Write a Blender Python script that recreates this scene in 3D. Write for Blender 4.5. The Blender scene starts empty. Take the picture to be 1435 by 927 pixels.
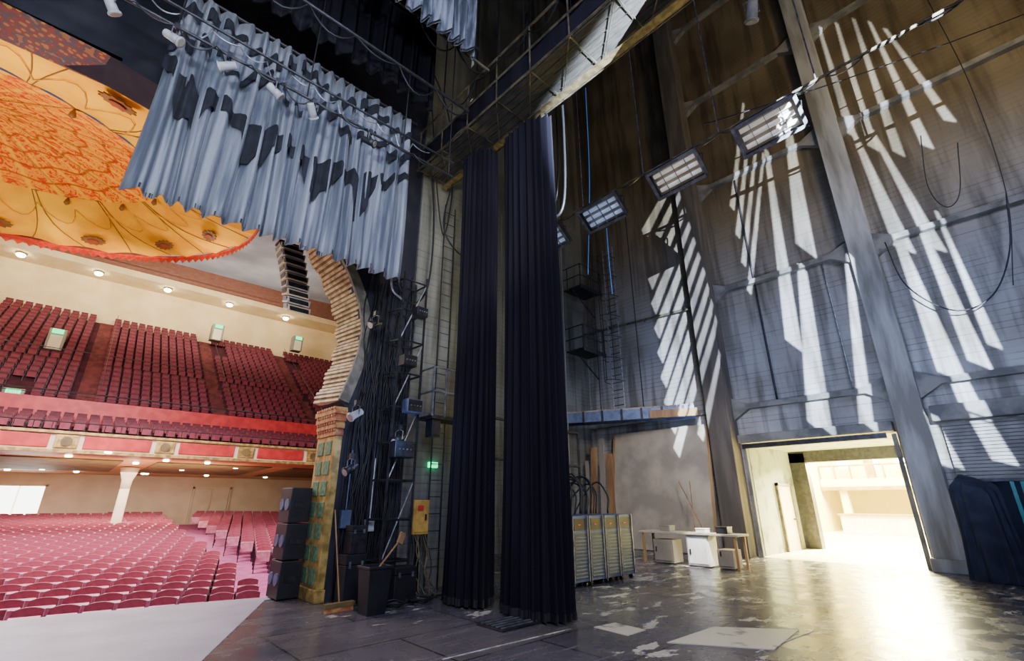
import bpy, bmesh, math, random
from mathutils import Vector, Matrix
random.seed(7)
SC=bpy.context.scene; COL=SC.collection
R=math.radians; PI=math.pi
F=657.0; SP,CP=math.sin(R(20)),math.cos(R(20)); SH,CH=math.sin(R(43)),math.cos(R(43))
CAM=Vector((0,0,1.6))
def ray(u,v):
    x=(u-717.5)/F; k=(463.5-v)/F
    z=SP+CP*k; y=CP-SP*k
    return Vector((CH*x+SH*y,-SH*x+CH*y,z))
def onX(u,v,X): d=ray(u,v); return CAM+d*(X/d.x)
def onY(u,v,Y): d=ray(u,v); return CAM+d*(Y/d.y)
def onZ(u,v,Z): d=ray(u,v); return CAM+d*((Z-1.6)/d.z)
def proj(p):
    q=Vector(p)-CAM
    wx=CH*q.x-SH*q.y; wy=SH*q.x+CH*q.y; wz=q.z
    dep=wy*CP+wz*SP; up=-wy*SP+wz*CP
    return (717.5+F*wx/dep, 463.5-F*up/dep, dep)

# ---------------------------------------------------------------- materials
def mat(name,col,rough=.6,metal=0,col2=None,scale=4,bump=0,emis=None,es=0,stretch=(1,1,1),lo=.4,hi=.6,spec=.5,sheen=0):
    m=bpy.data.materials.new(name); m.use_nodes=True; nt=m.node_tree; N=nt.nodes; L=nt.links
    b=N['Principled BSDF']; b.inputs['Base Color'].default_value=(*col,1); b.inputs['Roughness'].default_value=rough
    b.inputs['Metallic'].default_value=metal; b.inputs['Specular IOR Level'].default_value=spec
    if sheen: b.inputs['Sheen Weight'].default_value=sheen
    if emis: b.inputs['Emission Color'].default_value=(*emis,1); b.inputs['Emission Strength'].default_value=es
    if col2 is None: col2=tuple(c*.75 for c in col)
    tc=N.new('ShaderNodeTexCoord'); mp=N.new('ShaderNodeMapping'); mp.inputs['Scale'].default_value=stretch
    nz=N.new('ShaderNodeTexNoise'); nz.inputs['Scale'].default_value=scale; nz.inputs['Detail'].default_value=5
    rp=N.new('ShaderNodeValToRGB'); rp.color_ramp.elements[0].position=lo; rp.color_ramp.elements[1].position=hi
    rp.color_ramp.elements[0].color=(*col2,1); rp.color_ramp.elements[1].color=(*col,1)
    L.new(tc.outputs['Object'],mp.inputs[0]); L.new(mp.outputs[0],nz.inputs[0]); L.new(nz.outputs[0],rp.inputs[0]); L.new(rp.outputs[0],b.inputs['Base Color'])
    if bump:
        bp=N.new('ShaderNodeBump'); bp.inputs['Strength'].default_value=bump; bp.inputs['Distance'].default_value=.02
        L.new(nz.outputs[0],bp.inputs['Height']); L.new(bp.outputs[0],b.inputs['Normal'])
    return m
def mixc(N,L,fac,a,b,mode='MIX'):
    x=N.new('ShaderNodeMix'); x.data_type='RGBA'; x.blend_type=mode
    if hasattr(fac,'links'): L.new(fac,x.inputs[0])
    else: x.inputs[0].default_value=fac
    for s,i in ((a,6),(b,7)):
        if hasattr(s,'links'): L.new(s,x.inputs[i])
        else: x.inputs[i].default_value=(*s,1)
    return x.outputs[2]
def mth(N,L,op,a,b=None):
    x=N.new('ShaderNodeMath'); x.operation=op
    for s,i in ((a,0),(b,1)):
        if s is None: continue
        if hasattr(s,'links'): L.new(s,x.inputs[i])
        else: x.inputs[i].default_value=s
    return x.outputs[0]
def ramp(N,L,fac,stops,interp='LINEAR'):
    r=N.new('ShaderNodeValToRGB'); r.color_ramp.interpolation=interp
    e=r.color_ramp.elements
    while len(e)<len(stops): e.new(.5)
    for k,(p,c) in enumerate(stops): e[k].position=p; e[k].color=(*c,1)
    L.new(fac,r.inputs[0]); return r.outputs[0]
def concrete(name,axis,low,high):
    m=bpy.data.materials.new(name); m.use_nodes=True; nt=m.node_tree; N=nt.nodes; L=nt.links; b=N['Principled BSDF']
    b.inputs['Roughness'].default_value=.85
    tc=N.new('ShaderNodeTexCoord'); sx=N.new('ShaderNodeSeparateXYZ'); L.new(tc.outputs['Object'],sx.inputs[0])
    nz=N.new('ShaderNodeTexNoise'); nz.inputs['Scale'].default_value=.45; nz.inputs['Detail'].default_value=8; L.new(tc.outputs['Object'],nz.inputs[0])
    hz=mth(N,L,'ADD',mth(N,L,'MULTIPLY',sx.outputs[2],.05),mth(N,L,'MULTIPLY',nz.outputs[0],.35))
    base=ramp(N,L,hz,[(.45,low),(.80,high)])  # browner and darker with height: light falloff up the wall put into the colour
    g=ramp(N,L,nz.outputs[0],[(.32,(.50,.45,.36)),(.62,(1,1,1))])
    o=mixc(N,L,1.0,base,g,'MULTIPLY')
    w=mth(N,L,'SINE',mth(N,L,'ADD',mth(N,L,'MULTIPLY',sx.outputs[2],2*PI/.16),mth(N,L,'MULTIPLY',nz.outputs[0],1.5)))
    n4=N.new('ShaderNodeTexNoise'); n4.inputs['Scale'].default_value=1; mp4=N.new('ShaderNodeMapping'); mp4.inputs['Scale'].default_value=(.5,.5,7)
    L.new(tc.outputs['Object'],mp4.inputs[0]); L.new(mp4.outputs[0],n4.inputs[0])
    ln=mth(N,L,'MULTIPLY',ramp(N,L,w,[(.80,(0,0,0)),(1,(1,1,1))]),ramp(N,L,n4.outputs[0],[(.40,(0,0,0)),(.58,(.6,.6,.6))]))
    o=mixc(N,L,ln,o,(.08,.075,.06))
    mp=N.new('ShaderNodeMapping'); mp.inputs['Scale'].default_value=(3,3,.25); n2=N.new('ShaderNodeTexNoise'); n2.inputs['Scale'].default_value=1; n2.inputs['Detail'].default_value=6
    L.new(tc.outputs['Object'],mp.inputs[0]); L.new(mp.outputs[0],n2.inputs[0])
    g2=ramp(N,L,n2.outputs[0],[(.38,(.42,.40,.36)),(.54,(1,1,1))])
    o=mixc(N,L,.85,o,g2,'MULTIPLY'); L.new(o,b.inputs['Base Color'])
    bp=N.new('ShaderNodeBump'); bp.inputs['Strength'].default_value=.12; bp.inputs['Distance'].default_value=.02
    L.new(w,bp.inputs['Height']); bp.invert=True; L.new(bp.outputs[0],b.inputs['Normal'])
    return m
M={}
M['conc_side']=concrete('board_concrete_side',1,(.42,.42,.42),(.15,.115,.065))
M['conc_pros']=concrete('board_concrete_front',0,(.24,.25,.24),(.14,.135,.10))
M['col_pale']=mat('pale_concrete',(.38,.38,.36),.85,col2=(.18,.17,.145),scale=1.2,bump=.3,stretch=(2,2,.3))
M['col_brown']=mat('brown_concrete',(.12,.10,.08),.85,col2=(.07,.06,.05),scale=1.5,bump=.3,stretch=(2,2,.3))
M['ledge']=mat('ledge_concrete',(.22,.21,.185),.85,col2=(.11,.11,.10),scale=2)
M['black']=mat('black_paint',(.008,.008,.011),.5,col2=(.014,.014,.018))
M['blackwall']=mat('black_masonry',(.014,.016,.028),.75,col2=(.030,.030,.042),scale=2,bump=.3)
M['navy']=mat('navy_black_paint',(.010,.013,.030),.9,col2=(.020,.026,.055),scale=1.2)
M['rubber']=mat('cable_rubber',(.010,.010,.012),.5)
M['steel']=mat('dull_steel',(.34,.35,.37),.4,.7,col2=(.18,.18,.20),scale=8)
M['dsteel']=mat('dark_steel',(.05,.05,.055),.45,.6,col2=(.028,.028,.033),scale=8)
M['olive']=mat('olive_painted_steel',(.14,.12,.075),.6,.3,col2=(.055,.048,.032),scale=5)
M['olivewood']=mat('dark_stained_planks',(.045,.04,.03),.85,col2=(.022,.02,.016),scale=4,stretch=(6,1,1))
M['brass']=mat('worn_brass',(.17,.13,.06),.6,.4,col2=(.08,.06,.03),scale=9)
M['velvet']=mat('black_velvet',(.006,.0055,.010),.97,col2=(.011,.010,.017),scale=3,stretch=(1,1,.1),spec=.2)
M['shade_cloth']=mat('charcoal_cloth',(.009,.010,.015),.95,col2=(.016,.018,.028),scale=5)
M['silver_cloth']=mat('silver_grey_curtain',(.27,.295,.34),.6,col2=(.10,.12,.16),scale=2.2,stretch=(4,4,.25),sheen=.1)
M['grey_cloth']=mat('grey_border_cloth',(.20,.23,.29),.8,col2=(.04,.05,.07),scale=3,stretch=(3,3,.4))  # grey puts the light falling on black border cloth into the colour
M['drape']=mat('navy_dust_sheet',(.010,.013,.028),.9,col2=(.020,.025,.045),scale=3)
M['white']=mat('white_board',(.80,.80,.78),.6,col2=(.66,.66,.63),scale=3)
M['cream']=mat('cream_plaster',(.84,.68,.40),.7,col2=(.78,.60,.31),scale=1)
M['creamw']=mat('pale_cream_plaster',(.82,.71,.50),.7,col2=(.74,.62,.42),scale=1)
M['maroon']=mat('maroon_frieze',(.20,.075,.05),.6,col2=(.24,.10,.06),scale=3.5,stretch=(1,1,3))
M['red']=mat('red_panel',(.60,.04,.035),.5,col2=(.45,.025,.025),scale=3)
M['seat_red']=mat('burgundy_velvet',(.38,.040,.080),.6,col2=(.26,.020,.045),scale=6,sheen=.5)
M['seat_pink']=mat('rose_seat_cushion',(.66,.24,.32),.45,col2=(.50,.13,.20),scale=6,sheen=.5)
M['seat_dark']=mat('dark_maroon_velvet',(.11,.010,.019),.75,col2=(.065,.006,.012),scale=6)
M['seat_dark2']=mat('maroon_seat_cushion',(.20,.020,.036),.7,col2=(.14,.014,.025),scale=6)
M['seat_iron']=mat('dark_seat_iron',(.03,.015,.02),.4,.4)
M['carpet']=mat('magenta_carpet',(.52,.13,.30),.9,col2=(.42,.09,.23),scale=3)
M['balc']=mat('balcony_step_carpet',(.07,.009,.016),.9,col2=(.04,.006,.010),scale=3)
M['stair']=mat('dull_red_stair',(.17,.035,.030),.85,col2=(.10,.02,.018),scale=3)
M['soffit']=mat('orange_soffit',(.70,.30,.10),.4,col2=(.50,.20,.065),scale=.8)
M['gold']=mat('gold_plaster',(.62,.43,.12),.45,.2,col2=(.30,.20,.05),scale=6,bump=.4)
M['tanplaster']=mat('brown_gold_plaster',(.68,.51,.25),.6,col2=(.38,.26,.11),scale=6,bump=.3)
M['tangroove']=mat('shadowed_gold_groove',(.26,.17,.07),.8,col2=(.16,.10,.04),scale=6)
M['greyplaster']=mat('grey_plaster_edge',(.24,.22,.18),.8,col2=(.13,.12,.10),scale=5,bump=.3)
M['teal']=mat('teal_inlay',(.045,.17,.12),.6,col2=(.18,.28,.11),scale=14)
M['rust']=mat('rust_red_plaster',(.42,.11,.04),.5,col2=(.58,.33,.10),scale=10,bump=.3)
M['sky']=mat('pale_blue_ceiling',(.40,.43,.48),.7,col2=(.31,.34,.40),scale=.6)
M['yellow']=mat('golden_canopy',(.92,.46,.012),.65,col2=(.76,.31,.008),scale=.5,spec=.1)
M['rib']=mat('brown_canopy_rope',(.20,.08,.018),.6)
M['goldrope']=mat('gold_canopy_rope',(.62,.27,.02),.6)
M['fringe']=mat('red_fringe',(.60,.035,.012),.6,col2=(.38,.018,.01),scale=4)
M['darkred']=mat('dark_red_medallion',(.28,.04,.012),.6)
M['wood']=mat('bare_timber',(.42,.25,.10),.7,col2=(.24,.13,.06),scale=3,stretch=(1,1,.2))
M['plywood']=mat('grey_plywood',(.34,.30,.24),.8,col2=(.22,.19,.15),scale=1.2,stretch=(1,1,.3))
M['canvas']=mat('pale_scenery_canvas',(.50,.44,.34),.85,col2=(.32,.28,.22),scale=.9)
M['yelbox']=mat('ochre_enamel',(.62,.38,.08),.45,col2=(.38,.22,.04),scale=5)
M['dirtywhite']=mat('scuffed_white_paint',(.30,.33,.30),.7,col2=(.12,.13,.12),scale=2,lo=.38,hi=.5)
M['lamp']=mat('lamp_glow',(1,.9,.7),.4,emis=(1,.86,.6),es=40)
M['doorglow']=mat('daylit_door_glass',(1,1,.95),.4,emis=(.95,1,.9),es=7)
M['tube']=mat('lit_tube_glass',(.75,.72,.66),.25,emis=(1,.93,.85),es=.35)
M['tubeb']=mat('bluish_tube_glass',(.40,.52,.72),.25,emis=(.5,.65,1),es=.35)
M['reflector']=mat('beige_reflector',(.50,.45,.37),.4,.2,col2=(.34,.30,.24),scale=3)
M['exitgreen']=mat('exit_green',(.0,.5,.2),.4,emis=(.0,1,.35),es=3)
M['redled']=mat('red_display',(.7,.05,.02),.4,emis=(1,.12,.04),es=.7)
M['blueLED']=mat('blue_cable',(.05,.2,.6),.4,emis=(.1,.35,1),es=.25)  # blue cable with a slight glow put into its material, no lamp
M['gelteal']=mat('teal_plastic',(.03,.22,.22),.3)
M['hall']=mat('yellow_hall_plaster',(.90,.80,.34),.7,col2=(.86,.74,.28),scale=1)
M['hallfloor']=mat('pale_hall_floor',(.84,.77,.45),.35,col2=(.78,.70,.4),scale=1)
M['halldark']=mat('ochre_brown_trim',(.20,.14,.04),.6,col2=(.12,.08,.03),scale=2)
M['case']=mat('blue_grey_rack_metal',(.15,.20,.32),.45,.4,col2=(.10,.13,.22),scale=5)
M['mesh']=mat('rack_mesh_dark',(.04,.05,.07),.5,.5,col2=(.10,.11,.14),scale=60)
M['shutter']=mat('weathered_grey_slats',(.27,.26,.24),.8,.1,col2=(.17,.165,.15),scale=2)
M['skin_white']=mat('white_enamel',(.60,.60,.60),.35,col2=(.42,.42,.44),scale=5)
M['boardpale']=mat('pale_worn_board',(.66,.61,.48),.4,col2=(.22,.20,.18),scale=2.2,lo=.38,hi=.44)
M['tape']=mat('faded_white_tape',(.55,.55,.55),.6,col2=(.2,.2,.2),scale=5)

def floor_mat():
    m=bpy.data.materials.new('worn_stage_floor'); m.use_nodes=True; nt=m.node_tree; N=nt.nodes; L=nt.links; b=N['Principled BSDF']
    tc=N.new('ShaderNodeTexCoord')
    n1=N.new('ShaderNodeTexNoise'); n1.inputs['Scale'].default_value=.35; n1.inputs['Detail'].default_value=8; n1.inputs['Roughness'].default_value=.5; L.new(tc.outputs['Object'],n1.inputs[0])
    base=ramp(N,L,n1.outputs[0],[(.32,(.075,.066,.070)),(.68,(.140,.132,.145))])
    br=N.new('ShaderNodeTexBrick'); br.inputs['Scale'].default_value=1; br.inputs['Brick Width'].default_value=2.44; br.inputs['Row Height'].default_value=1.22
    br.inputs['Mortar Size'].default_value=.014; br.inputs['Color1'].default_value=(1,.95,.92,1); br.inputs['Color2'].default_value=(.68,.72,.84,1); br.inputs['Mortar'].default_value=(.2,.18,.16,1)
    L.new(tc.outputs['Object'],br.inputs[0])
    c=mixc(N,L,1.0,base,br.outputs[0],'MULTIPLY')
    mps=N.new('ShaderNodeMapping'); mps.inputs['Scale'].default_value=(1.2,14,1); mps.inputs['Rotation'].default_value=(0,0,.25); L.new(tc.outputs['Object'],mps.inputs[0])
    ns=N.new('ShaderNodeTexNoise'); ns.inputs['Scale'].default_value=1; ns.inputs['Detail'].default_value=8; L.new(mps.outputs[0],ns.inputs[0])
    c=mixc(N,L,ramp(N,L,ns.outputs[0],[(.58,(0,0,0)),(.70,(.28,.28,.28))]),c,(.36,.34,.33))
    mp=N.new('ShaderNodeMapping'); mp.inputs['Scale'].default_value=(1,2.2,1); mp.inputs['Rotation'].default_value=(0,0,.5); L.new(tc.outputs['Object'],mp.inputs[0])
    n2=N.new('ShaderNodeTexNoise'); n2.inputs['Scale'].default_value=1.2; n2.inputs['Detail'].default_value=10; n2.inputs['Roughness'].default_value=.66; n2.inputs['Distortion'].default_value=.3
    L.new(mp.outputs[0],n2.inputs[0])
    sx=N.new('ShaderNodeSeparateXYZ'); L.new(tc.outputs['Object'],sx.inputs[0])
    g=mth(N,L,'MULTIPLY',mth(N,L,'SUBTRACT',sx.outputs[0],5.0-1.15),.02)
    g=mth(N,L,'MINIMUM',mth(N,L,'MAXIMUM',g,-.09),.035)
    w=ramp(N,L,mth(N,L,'ADD',n2.outputs[0],g),[(.622,(0,0,0)),(.628,(1,1,1))])
    c=mixc(N,L,w,c,(.56,.52,.45)); L.new(c,b.inputs['Base Color'])
    n5=N.new('ShaderNodeTexNoise'); n5.inputs['Scale'].default_value=3; n5.inputs['Detail'].default_value=8; L.new(tc.outputs['Object'],n5.inputs[0])
    r=ramp(N,L,n5.outputs[0],[(.35,(.20,.20,.20)),(.65,(.33,.33,.33))]); L.new(r,b.inputs['Roughness'])
    bp=N.new('ShaderNodeBump'); bp.inputs['Strength'].default_value=.12; bp.inputs['Distance'].default_value=.02
    n3=N.new('ShaderNodeTexNoise'); n3.inputs['Scale'].default_value=2; L.new(tc.outputs['Object'],n3.inputs[0]); L.new(n3.outputs[0],bp.inputs['Height']); L.new(bp.outputs[0],b.inputs['Normal'])
    return m
M['floor']=floor_mat()
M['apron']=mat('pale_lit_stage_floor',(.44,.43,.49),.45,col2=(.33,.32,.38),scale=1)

def canopy_mat():
    m=bpy.data.materials.new('orange_ornament_canopy'); m.use_nodes=True; nt=m.node_tree; N=nt.nodes; L=nt.links; b=N['Principled BSDF']; b.inputs['Roughness'].default_value=.7; b.inputs['Specular IOR Level'].default_value=.1
    tc=N.new('ShaderNodeTexCoord'); sx=N.new('ShaderNodeSeparateXYZ'); L.new(tc.outputs['Object'],sx.inputs[0])
    x=mth(N,L,'DIVIDE',sx.outputs[0],11.5); y=mth(N,L,'DIVIDE',mth(N,L,'SUBTRACT',sx.outputs[1],1.0),7.7)
    th=mth(N,L,'ARCTAN2',y,x)
    rr=mth(N,L,'SQRT',mth(N,L,'ADD',mth(N,L,'MULTIPLY',x,x),mth(N,L,'MULTIPLY',y,y)))
    n=N.new('ShaderNodeTexNoise'); n.inputs['Scale'].default_value=2.2; n.inputs['Detail'].default_value=3; n.inputs['Distortion'].default_value=2.8; L.new(tc.outputs['Object'],n.inputs[0])
    orn=ramp(N,L,n.outputs[0],[(.42,(.66,.05,.005)),(.48,(.85,.19,.006)),(.53,(.93,.42,.01)),(.6,(.86,.22,.006))])
    rays=mth(N,L,'SINE',mth(N,L,'MULTIPLY',th,36))
    o=mixc(N,L,ramp(N,L,rays,[(.5,(0,0,0)),(1,(.8,.8,.8))]),orn,(.95,.46,.012))
    rings=mth(N,L,'SINE',mth(N,L,'ADD',mth(N,L,'MULTIPLY',rr,62),mth(N,L,'MULTIPLY',mth(N,L,'SINE',mth(N,L,'MULTIPLY',th,15)),.8)))
    o=mixc(N,L,ramp(N,L,rings,[(.86,(0,0,0)),(.98,(.8,.8,.8))]),o,(.40,.04,.008))
    L.new(o,b.inputs['Base Color']); return m
M['canopy']=canopy_mat()
def frieze_mat():
    m=bpy.data.materials.new('painted_frieze'); m.use_nodes=True; nt=m.node_tree; N=nt.nodes; L=nt.links; b=N['Principled BSDF']
    tc=N.new('ShaderNodeTexCoord'); v=N.new('ShaderNodeTexVoronoi'); v.inputs['Scale'].default_value=9; L.new(tc.outputs['Object'],v.inputs[0])
    c=ramp(N,L,v.outputs['Distance'],[(.1,(.60,.30,.08)),(.3,(.30,.07,.04)),(.55,(.12,.10,.11)),(.8,(.5,.2,.06))],'CONSTANT')
    L.new(c,b.inputs['Base Color']); return m
M['frieze']=frieze_mat()

# ---------------------------------------------------------------- builder
class MB:
    def __init__(s): s.v=[]; s.f=[]; s.m=[]; s.mi=0
    def add(s,vs,fs):
        o=len(s.v); s.v+= [tuple(p) for p in vs]
        for f in fs: s.f.append([i+o for i in f]); s.m.append(s.mi)
        return s
    def box(s,x0,y0,z0,x1,y1,z1):
        return s.add([(x0,y0,z0),(x1,y0,z0),(x1,y1,z0),(x0,y1,z0),(x0,y0,z1),(x1,y0,z1),(x1,y1,z1),(x0,y1,z1)],
              [(0,3,2,1),(4,5,6,7),(0,1,5,4),(1,2,6,5),(2,3,7,6),(3,0,4,7)])
    def obox(s,c,a,b,d):
        c,a,b,d=map(Vector,(c,a,b,d)); vs=[c+a*i+b*j+d*k for k in(-1,1) for (i,j) in((-1,-1),(1,-1),(1,1),(-1,1))]
        return s.add(vs,[(0,3,2,1),(4,5,6,7),(0,1,5,4),(1,2,6,5),(2,3,7,6),(3,0,4,7)])
    def tube(s,pts,r,n=6,cap=True,r2=None):
        pts=[Vector(p) for p in pts]; m=len(pts); up=None; vs=[]
        for i,p in enumerate(pts):
            t=(pts[min(i+1,m-1)]-pts[max(i-1,0)])
            if t.length<1e-9: t=Vector((0,0,1))
            t.normalize()
            if up is None:
                up=Vector((0,0,1)) if abs(t.z)<.9 else Vector((1,0,0))
            a=(up-t*up.dot(t))
            if a.length<1e-5: a=t.orthogonal()
            a.normalize(); b=t.cross(a); up=a
            rr=r if r2 is None else r+(r2-r)*i/(m-1)
            for k in range(n):
                an=2*PI*k/n; vs.append(p+a*math.cos(an)*rr+b*math.sin(an)*rr)
        fs=[]
        for i in range(m-1):
            for k in range(n):
                k2=(k+1)%n; fs.append((i*n+k,i*n+k2,(i+1)*n+k2,(i+1)*n+k))
        if cap: fs.append(tuple(range(n))[::-1]); fs.append(tuple(range((m-1)*n,m*n)))
        return s.add(vs,fs)
    def lathe(s,c,prof,n=16):
        c=Vector(c); vs=[];fs=[]
        for (r,z) in prof:
            for k in range(n): a=2*PI*k/n; vs.append(c+Vector((r*math.cos(a),r*math.sin(a),z)))
        for i in range(len(prof)-1):
            for k in range(n): k2=(k+1)%n; fs.append((i*n+k,i*n+k2,(i+1)*n+k2,(i+1)*n+k))
        fs.append(tuple(range(n))[::-1]); fs.append(tuple(range((len(prof)-1)*n,len(prof)*n)))
        return s.add(vs,fs)
    def prism(s,poly,d):
        n=len(poly); d=Vector(d); a=[Vector(p) for p in poly]; vs=a+[p+d for p in a]
        fs=[tuple(range(n))[::-1],tuple(range(n,2*n))]+[(i,(i+1)%n,n+(i+1)%n,n+i) for i in range(n)]
        return s.add(vs,fs)
    def grid(s,fn,nu,nv):
        vs=[fn(i/nu,j/nv) for j in range(nv+1) for i in range(nu+1)]
        fs=[(j*(nu+1)+i,j*(nu+1)+i+1,(j+1)*(nu+1)+i+1,(j+1)*(nu+1)+i) for j in range(nv) for i in range(nu)]
        return s.add(vs,fs)
    def build(s,name,mats,parent=None,smooth=False,bevel=0,solid=0,origin=None):
        if not isinstance(mats,(list,tuple)): mats=[mats]
        if parent is not None: 
            o=Vector((0,0,0)); q=parent
            while q is not None: o=o+q.location; q=q.parent
        elif origin is not None: o=Vector(origin)
        else:
            xs=[p[0] for p in s.v]; ys=[p[1] for p in s.v]; zs=[p[2] for p in s.v]
            o=Vector(((min(xs)+max(xs))/2,(min(ys)+max(ys))/2,min(zs)))
        me=bpy.data.meshes.new(name); me.from_pydata([tuple(Vector(p)-o) for p in s.v],[],s.f); me.validate()
        for m_ in mats: me.materials.append(M[m_] if isinstance(m_,str) else m_)
        if len(me.polygons)==len(s.m):
            for p,mi in zip(me.polygons,s.m): p.material_index=mi; p.use_smooth=smooth
        bm=bmesh.new(); bm.from_mesh(me); bmesh.ops.recalc_face_normals(bm,faces=bm.faces); bm.to_mesh(me); bm.free()
        ob=bpy.data.objects.new(name,me); COL.objects.link(ob)
        if parent is not None: ob.parent=parent
        else: ob.location=o
        if bevel:
            bv=ob.modifiers.new('bevel','BEVEL'); bv.width=bevel; bv.segments=2; bv.limit_method='ANGLE'
        if solid:
            sd=ob.modifiers.new('solid','SOLIDIFY'); sd.thickness=solid
        return ob
def tubes(name,m,parent,items,n=5):
    for it in items: MB().tube(it[0],it[1],n).build(name,m,parent)
def boxes(name,m,parent,items,bevel=0):
    for it in items: MB().box(*it).build(name,m,parent,bevel=bevel)
def tag(o,label=None,cat=None,group=None,kind=None):
    if label: o['label']=label
    if cat: o['category']=cat
    if group: o['group']=group
    if kind: o['kind']=kind
    return o
def thing(name,label,cat,loc,group=None):
    o=bpy.data.objects.new(name,None); COL.objects.link(o); o.location=loc; o.empty_display_size=.2
    return tag(o,label,cat,group)
def struct(o,label,cat): return tag(o,label,cat,None,'structure')
def smoothpts(P,n=8):
    P=[Vector(p) for p in P]; Q=[P[0]*2-P[1]]+P+[P[-1]*2-P[-2]]; out=[]
    for i in range(1,len(Q)-2):
        a,b,c,d=Q[i-1:i+3]
        for k in range(n):
            t=k/n; out.append(.5*((2*b)+(c-a)*t+(2*a-5*b+4*c-d)*t*t+(-a+3*b-3*c+d)*t**3))
    out.append(P[-1]); return out
def sag(p0,p1,s,n=14):
    p0,p1=Vector(p0),Vector(p1)
    return [p0.lerp(p1,i/n)-Vector((0,0,s*4*(i/n)*(1-i/n))) for i in range(n+1)]
def sagchain(P,s,n=7):
    out=[]
    for i,(a,c) in enumerate(zip(P,P[1:])):
        q=sag(a,c,s[i%len(s)],n); out+=q if i==0 else q[1:]
    return out

# ---------------------------------------------------------------- setting
SX=16.3; TOP=30.0; HT=TOP-.03
pts=[(-14,-9),(16.3,-9),(16.3,9.45),(6.6,9.45),(3.72,9.45),(3.72,9.75)]
for i in range(1,13):
    x=3.72-i*1.477; pts.append((x,9.75+1.25*(1-((x+6)/9.72)**2) if abs(x+6)<9.72 else 9.75))
b=MB(); b.prism([(x,y,-1.1) for x,y in pts],(0,0,1.1)); struct(b.build('floor','floor'),'dark scuffed stage floor with worn patches and panel seams','floor')
b=MB(); b.box(6.76,9.45,-1.1,SX,12.5,0); struct(b.build('floor','floor'),'dark floor in the recess behind the black leg curtains','floor')
ap=[(1.55,6.45),(3.12,9.55),(3.6,9.74)]
for i in range(1,11):
    x=3.6-i*1.4; ap.append((x,9.72+1.25*(1-((x+6)/9.72)**2)))
ap+=[(-10.4,4),(.35,4)]
b=MB(); b.prism([(x,y,0.0) for x,y in ap],(0,0,.006)); struct(b.build('floor','apron'),'pale lit front of the stage at lower left','floor')  # pale slab holds the pool of light on the floor in its colour
b=MB(); b.box(SX,-.5,-.3,36,14,-.0); struct(b.build('floor','hallfloor'),'pale floor running out through the loading door','floor')
DY0,DY1,DH=2.3,6.35,3.35
b=MB()
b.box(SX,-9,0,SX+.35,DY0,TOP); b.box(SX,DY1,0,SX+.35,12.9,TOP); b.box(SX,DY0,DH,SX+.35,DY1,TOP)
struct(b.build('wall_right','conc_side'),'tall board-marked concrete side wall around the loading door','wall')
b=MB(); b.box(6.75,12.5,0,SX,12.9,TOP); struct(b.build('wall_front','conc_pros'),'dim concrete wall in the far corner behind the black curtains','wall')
b=MB(); b.box(6.4,9.56,0,6.75,12.9,TOP); struct(b.build('wall_return','conc_pros'),'short return wall of the recess behind the curtains','wall')
edge=[(3.78,0),(3.78,3.3),(3.66,3.42),(3.80,3.9),(3.92,4.4),(3.95,4.9),(3.85,5.4),(3.62,5.9),(3.3,6.4),(2.9,6.9),(2.3,7.4),(1.5,7.9),(.4,8.3),(-1,8.55),(-3,8.62),(-6,8.62),(-14,8.62)]
b=MB()
for i in range(9):
    (x0,z0),(x1,z1)=edge[i],edge[i+1]
    if z1>z0+1e-6: b.prism([(x0,8.75,z0),(6.4,8.75,z0),(6.4,8.75,z1),(x1,8.75,z1)],(0,.8,0))
b.prism([(6.4,8.75,6.9),(6.4,8.75,TOP)]+[(-14,8.75,TOP)]+[(x,8.75,z) for x,z in edge[:8:-1]],(0,.8,0))
struct(b.build('wall_proscenium','blackwall'),'black painted stage side of the proscenium wall','wall')
b=MB(); b.box(5.05,8.68,0,6.40,8.745,TOP); struct(b.build('wall_pier','conc_pros'),'bare concrete strip of the proscenium wall left of the curtains','wall')
b=MB(); b.box(-14,-9,TOP,SX+.35,12.9,TOP+.2); struct(b.build('ceiling','black'),'black gridiron ceiling high over the stage','ceiling')
E=smoothpts([Vector((x,0,z)) for x,z in edge[2:13]],11); b=MB()
for i in range(len(E)-1):
    a,c=E[i],E[i+1]; t=(c-a).normalized(); nrm=Vector((-t.z,0,t.x))
    if nrm.x>0: nrm=-nrm
    mid=(a+c)/2; L_=(c-a).length
    b.mi=i%2; w=.06+.02*math.sin(i*.57) if i%2==0 else .045+.02*math.sin(i*.57)
    b.obox(mid+nrm*w*.5+Vector((0,9.22,0)),t*L_*.54,nrm*w,Vector((0,.46,0))-nrm*(-.08))
struct(b.build('trim_1',['tanplaster','tangroove']),'finely ribbed brown-gold soffit of the proscenium arch','trim')
b=MB()
for i in range(len(E)-1):
    a,c=E[i],E[i+1]; t=(c-a).normalized(); nrm=Vector((-t.z,0,t.x))
    if nrm.x>0: nrm=-nrm
    mid=(a+c)/2; L_=(c-a).length
    b.obox(mid-nrm*.06+Vector((0,8.735,0)),t*L_*.55,nrm*.10,Vector((0,.04,0)))
struct(b.build('trim_42','greyplaster'),'smooth grey plaster edge of the proscenium arch on the stage side','trim')
b=MB(); b.prism([(-14,8.75,8.54),(-14,9.6,8.57),(-14,9.6,8.61),(-14,8.75,8.61)],(13.2,0,0)); struct(b.build('trim_2','frieze'),'painted ornamental frieze under the proscenium header at upper left','trim')
t=thing('pilaster','gilded proscenium pilaster with teal panels and rust-red capital','pilaster',(3.7,9.1,0))
b=MB(); b.box(3.64,8.70,0.2,3.775,9.55,2.75); b.build('shaft','gold',t,bevel=.01)
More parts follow.
